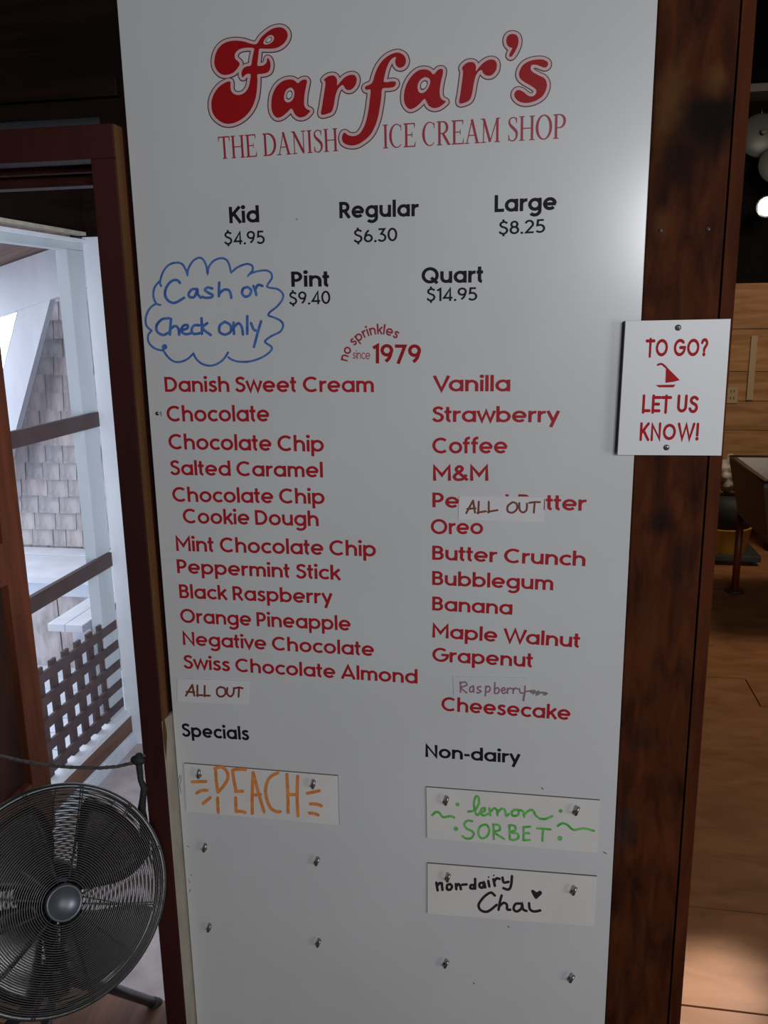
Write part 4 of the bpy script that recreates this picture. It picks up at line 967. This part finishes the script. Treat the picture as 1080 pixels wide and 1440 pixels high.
# bucket and bag beyond the post
bk = empty('mop_bucket', (1.30, 4.45, 0)); tag(bk, 'yellow and black mop bucket on the floor behind the red sink leg', 'bucket')
bm = bmesh.new(); lathe(bm, [(.13, .05), (.15, .06), (.18, .24), (.19, .25), (.17, .25), (.14, .08)], Matrix.Translation((1.30, 4.45, 0)), 28)
o = obj('pail', bm, M['yellow'], None, True); o.parent = bk; o.matrix_parent_inverse = Matrix.Translation(-bk.location)
part('base', (1.10, 4.28, .03), (1.52, 4.62, .075), M['rubber'], bk, .01)
bm = bmesh.new(); lathe(bm, [(.10, .24), (.16, .27), (.17, .38), (.15, .44), (.09, .455)], Matrix.Translation((1.33, 4.47, 0)), 20)
o = obj('wringer', bm, M['rubber'], None, True); o.parent = bk; o.matrix_parent_inverse = Matrix.Translation(-bk.location); o['label'] = 'black wringer'
for cx, cy in ((1.14, 4.32), (1.48, 4.32), (1.14, 4.58), (1.48, 4.58)):
    bm = bmesh.new(); tube(bm, [(cx - .012, cy, .02), (cx + .012, cy, .02)], .02, 12)
    o = obj('caster', bm, M['slot'], None, True); o.parent = bk; o.matrix_parent_inverse = Matrix.Translation(-bk.location)
bs = empty('black_bin', (1.82, 4.75, 0)); tag(bs, 'black plastic bin in the shade behind the steel sink', 'bin')
bm = bmesh.new(); lathe(bm, [(.16, .0), (.17, .01), (.21, .50), (.225, .52), (.20, .52), (.17, .03)], Matrix.Translation((1.82, 4.75, 0)), 28)
o = obj('body', bm, M['rubber'], None, True); o.parent = bs; o.matrix_parent_inverse = Matrix.Translation(-bs.location)
bm = bmesh.new(); bmesh.ops.create_icosphere(bm, subdivisions=4, radius=1.0)
for v in bm.verts:
    n_ = .08 * math.sin(9 * v.co.x + 3 * v.co.z) + .07 * math.sin(13 * v.co.z + 5 * v.co.y) + .05 * math.sin(23 * v.co.y + 17 * v.co.x)
    v.co = v.co * (1 + n_); v.co = Vector((1.33 + v.co.x * .12, 4.47 + v.co.y * .10, .60 + v.co.z * .125))
o = obj('plastic_bag', bm, M['bag'], None, True); tag(o, 'crumpled pale plastic bag between the timber post and the sink', 'bag')
# shelf, bowls and added glint lamp high on the kitchen wall
sh = empty('high_shelf', (2.1, 5.1, 3.12)); tag(sh, 'grey shelf board high in the dark above the kitchen planks', 'shelf')
part('board', (1.35, 4.95, 3.11), (3.2, 5.255, 3.16), M['shelf'], sh, .003)
part('bracket', (1.75, 5.0, 2.98), (1.78, 5.255, 3.11), M['shelf'], sh, .003)
for nm, (u, v), rr, lab in (('pan_lid', (1070, 191), .150, 'large pale round pan lid hanging left, under the high shelf'), ('pan_lid', (1094, 232), .13, 'second pale round pan lid hanging lower right, cut by the frame')):
    q = at(u, v, 1, 5.19 if u < 1080 else 5.05)
    e = empty(nm, tuple(q)); tag(e, lab, 'lid', 'pan lids on the kitchen wall')
    mt = Matrix.Translation(q) @ Matrix.Rotation(math.radians(80), 4, 'X')
    bm = bmesh.new(); lathe(bm, [(rr * 1.0, .0), (rr * 1.02, .006), (rr * .98, .014), (rr * .80, .032), (rr * .45, .045), (.001, .05)], mt, 36)
    o = obj('dish', bm, M['globe'], None, True); o.parent = e; o.matrix_parent_inverse = Matrix.Translation(-q)
    bm = bmesh.new(); lathe(bm, [(.008, .048), (.008, .065), (.020, .07), (.018, .085), (.001, .088)], mt, 16)
    o = obj('knob', bm, M['shelf'], None, True); o.parent = e; o.matrix_parent_inverse = Matrix.Translation(-q)
    bm = bmesh.new(); tube(bm, [q + Vector((0, .02, rr * .9)), q + Vector((0, .03, rr + .04)), q + Vector((0, .085, rr + .04))], .004, 6)
    o = obj('hanger', bm, M['steel'], None, True); o.parent = e; o.matrix_parent_inverse = Matrix.Translation(-q)
q = at(1080, 290, 1, 5.0)
lp = empty('glint_lamp', tuple(q)); tag(lp, 'added work lamp whose glow stands in for a bright reflection at the right edge', 'lamp')  # lamp made up to carry a bright reflection
mt = Matrix.Translation(q) @ Matrix.Rotation(math.radians(105), 4, 'X') @ Matrix.Rotation(math.radians(-25), 4, 'Y')
bm = bmesh.new(); lathe(bm, [(.028, -.09), (.03, -.04), (.075, .03), (.07, .03), (.026, -.035), (.02, -.07)], mt, 24)
o = obj('shade', bm, M['steel'], None, True); o.parent = lp; o.matrix_parent_inverse = Matrix.Translation(-q)
bm = bmesh.new(); lathe(bm, [(.001, -.03), (.02, -.02), (.038, .015), (.030, .04), (.001, .052)], mt, 20)
o = obj('glint_bulb', bm, M['glint_bulb'], None, True); o.parent = lp; o.matrix_parent_inverse = Matrix.Translation(-q)
bm = bmesh.new(); tube(bm, [q + Vector((0, .06, 0)), q + Vector((0, .15, -.02)), q + Vector((0, .26, -.02))], .008, 8)
o = obj('arm', bm, M['steel'], None, True); o.parent = lp; o.matrix_parent_inverse = Matrix.Translation(-q)
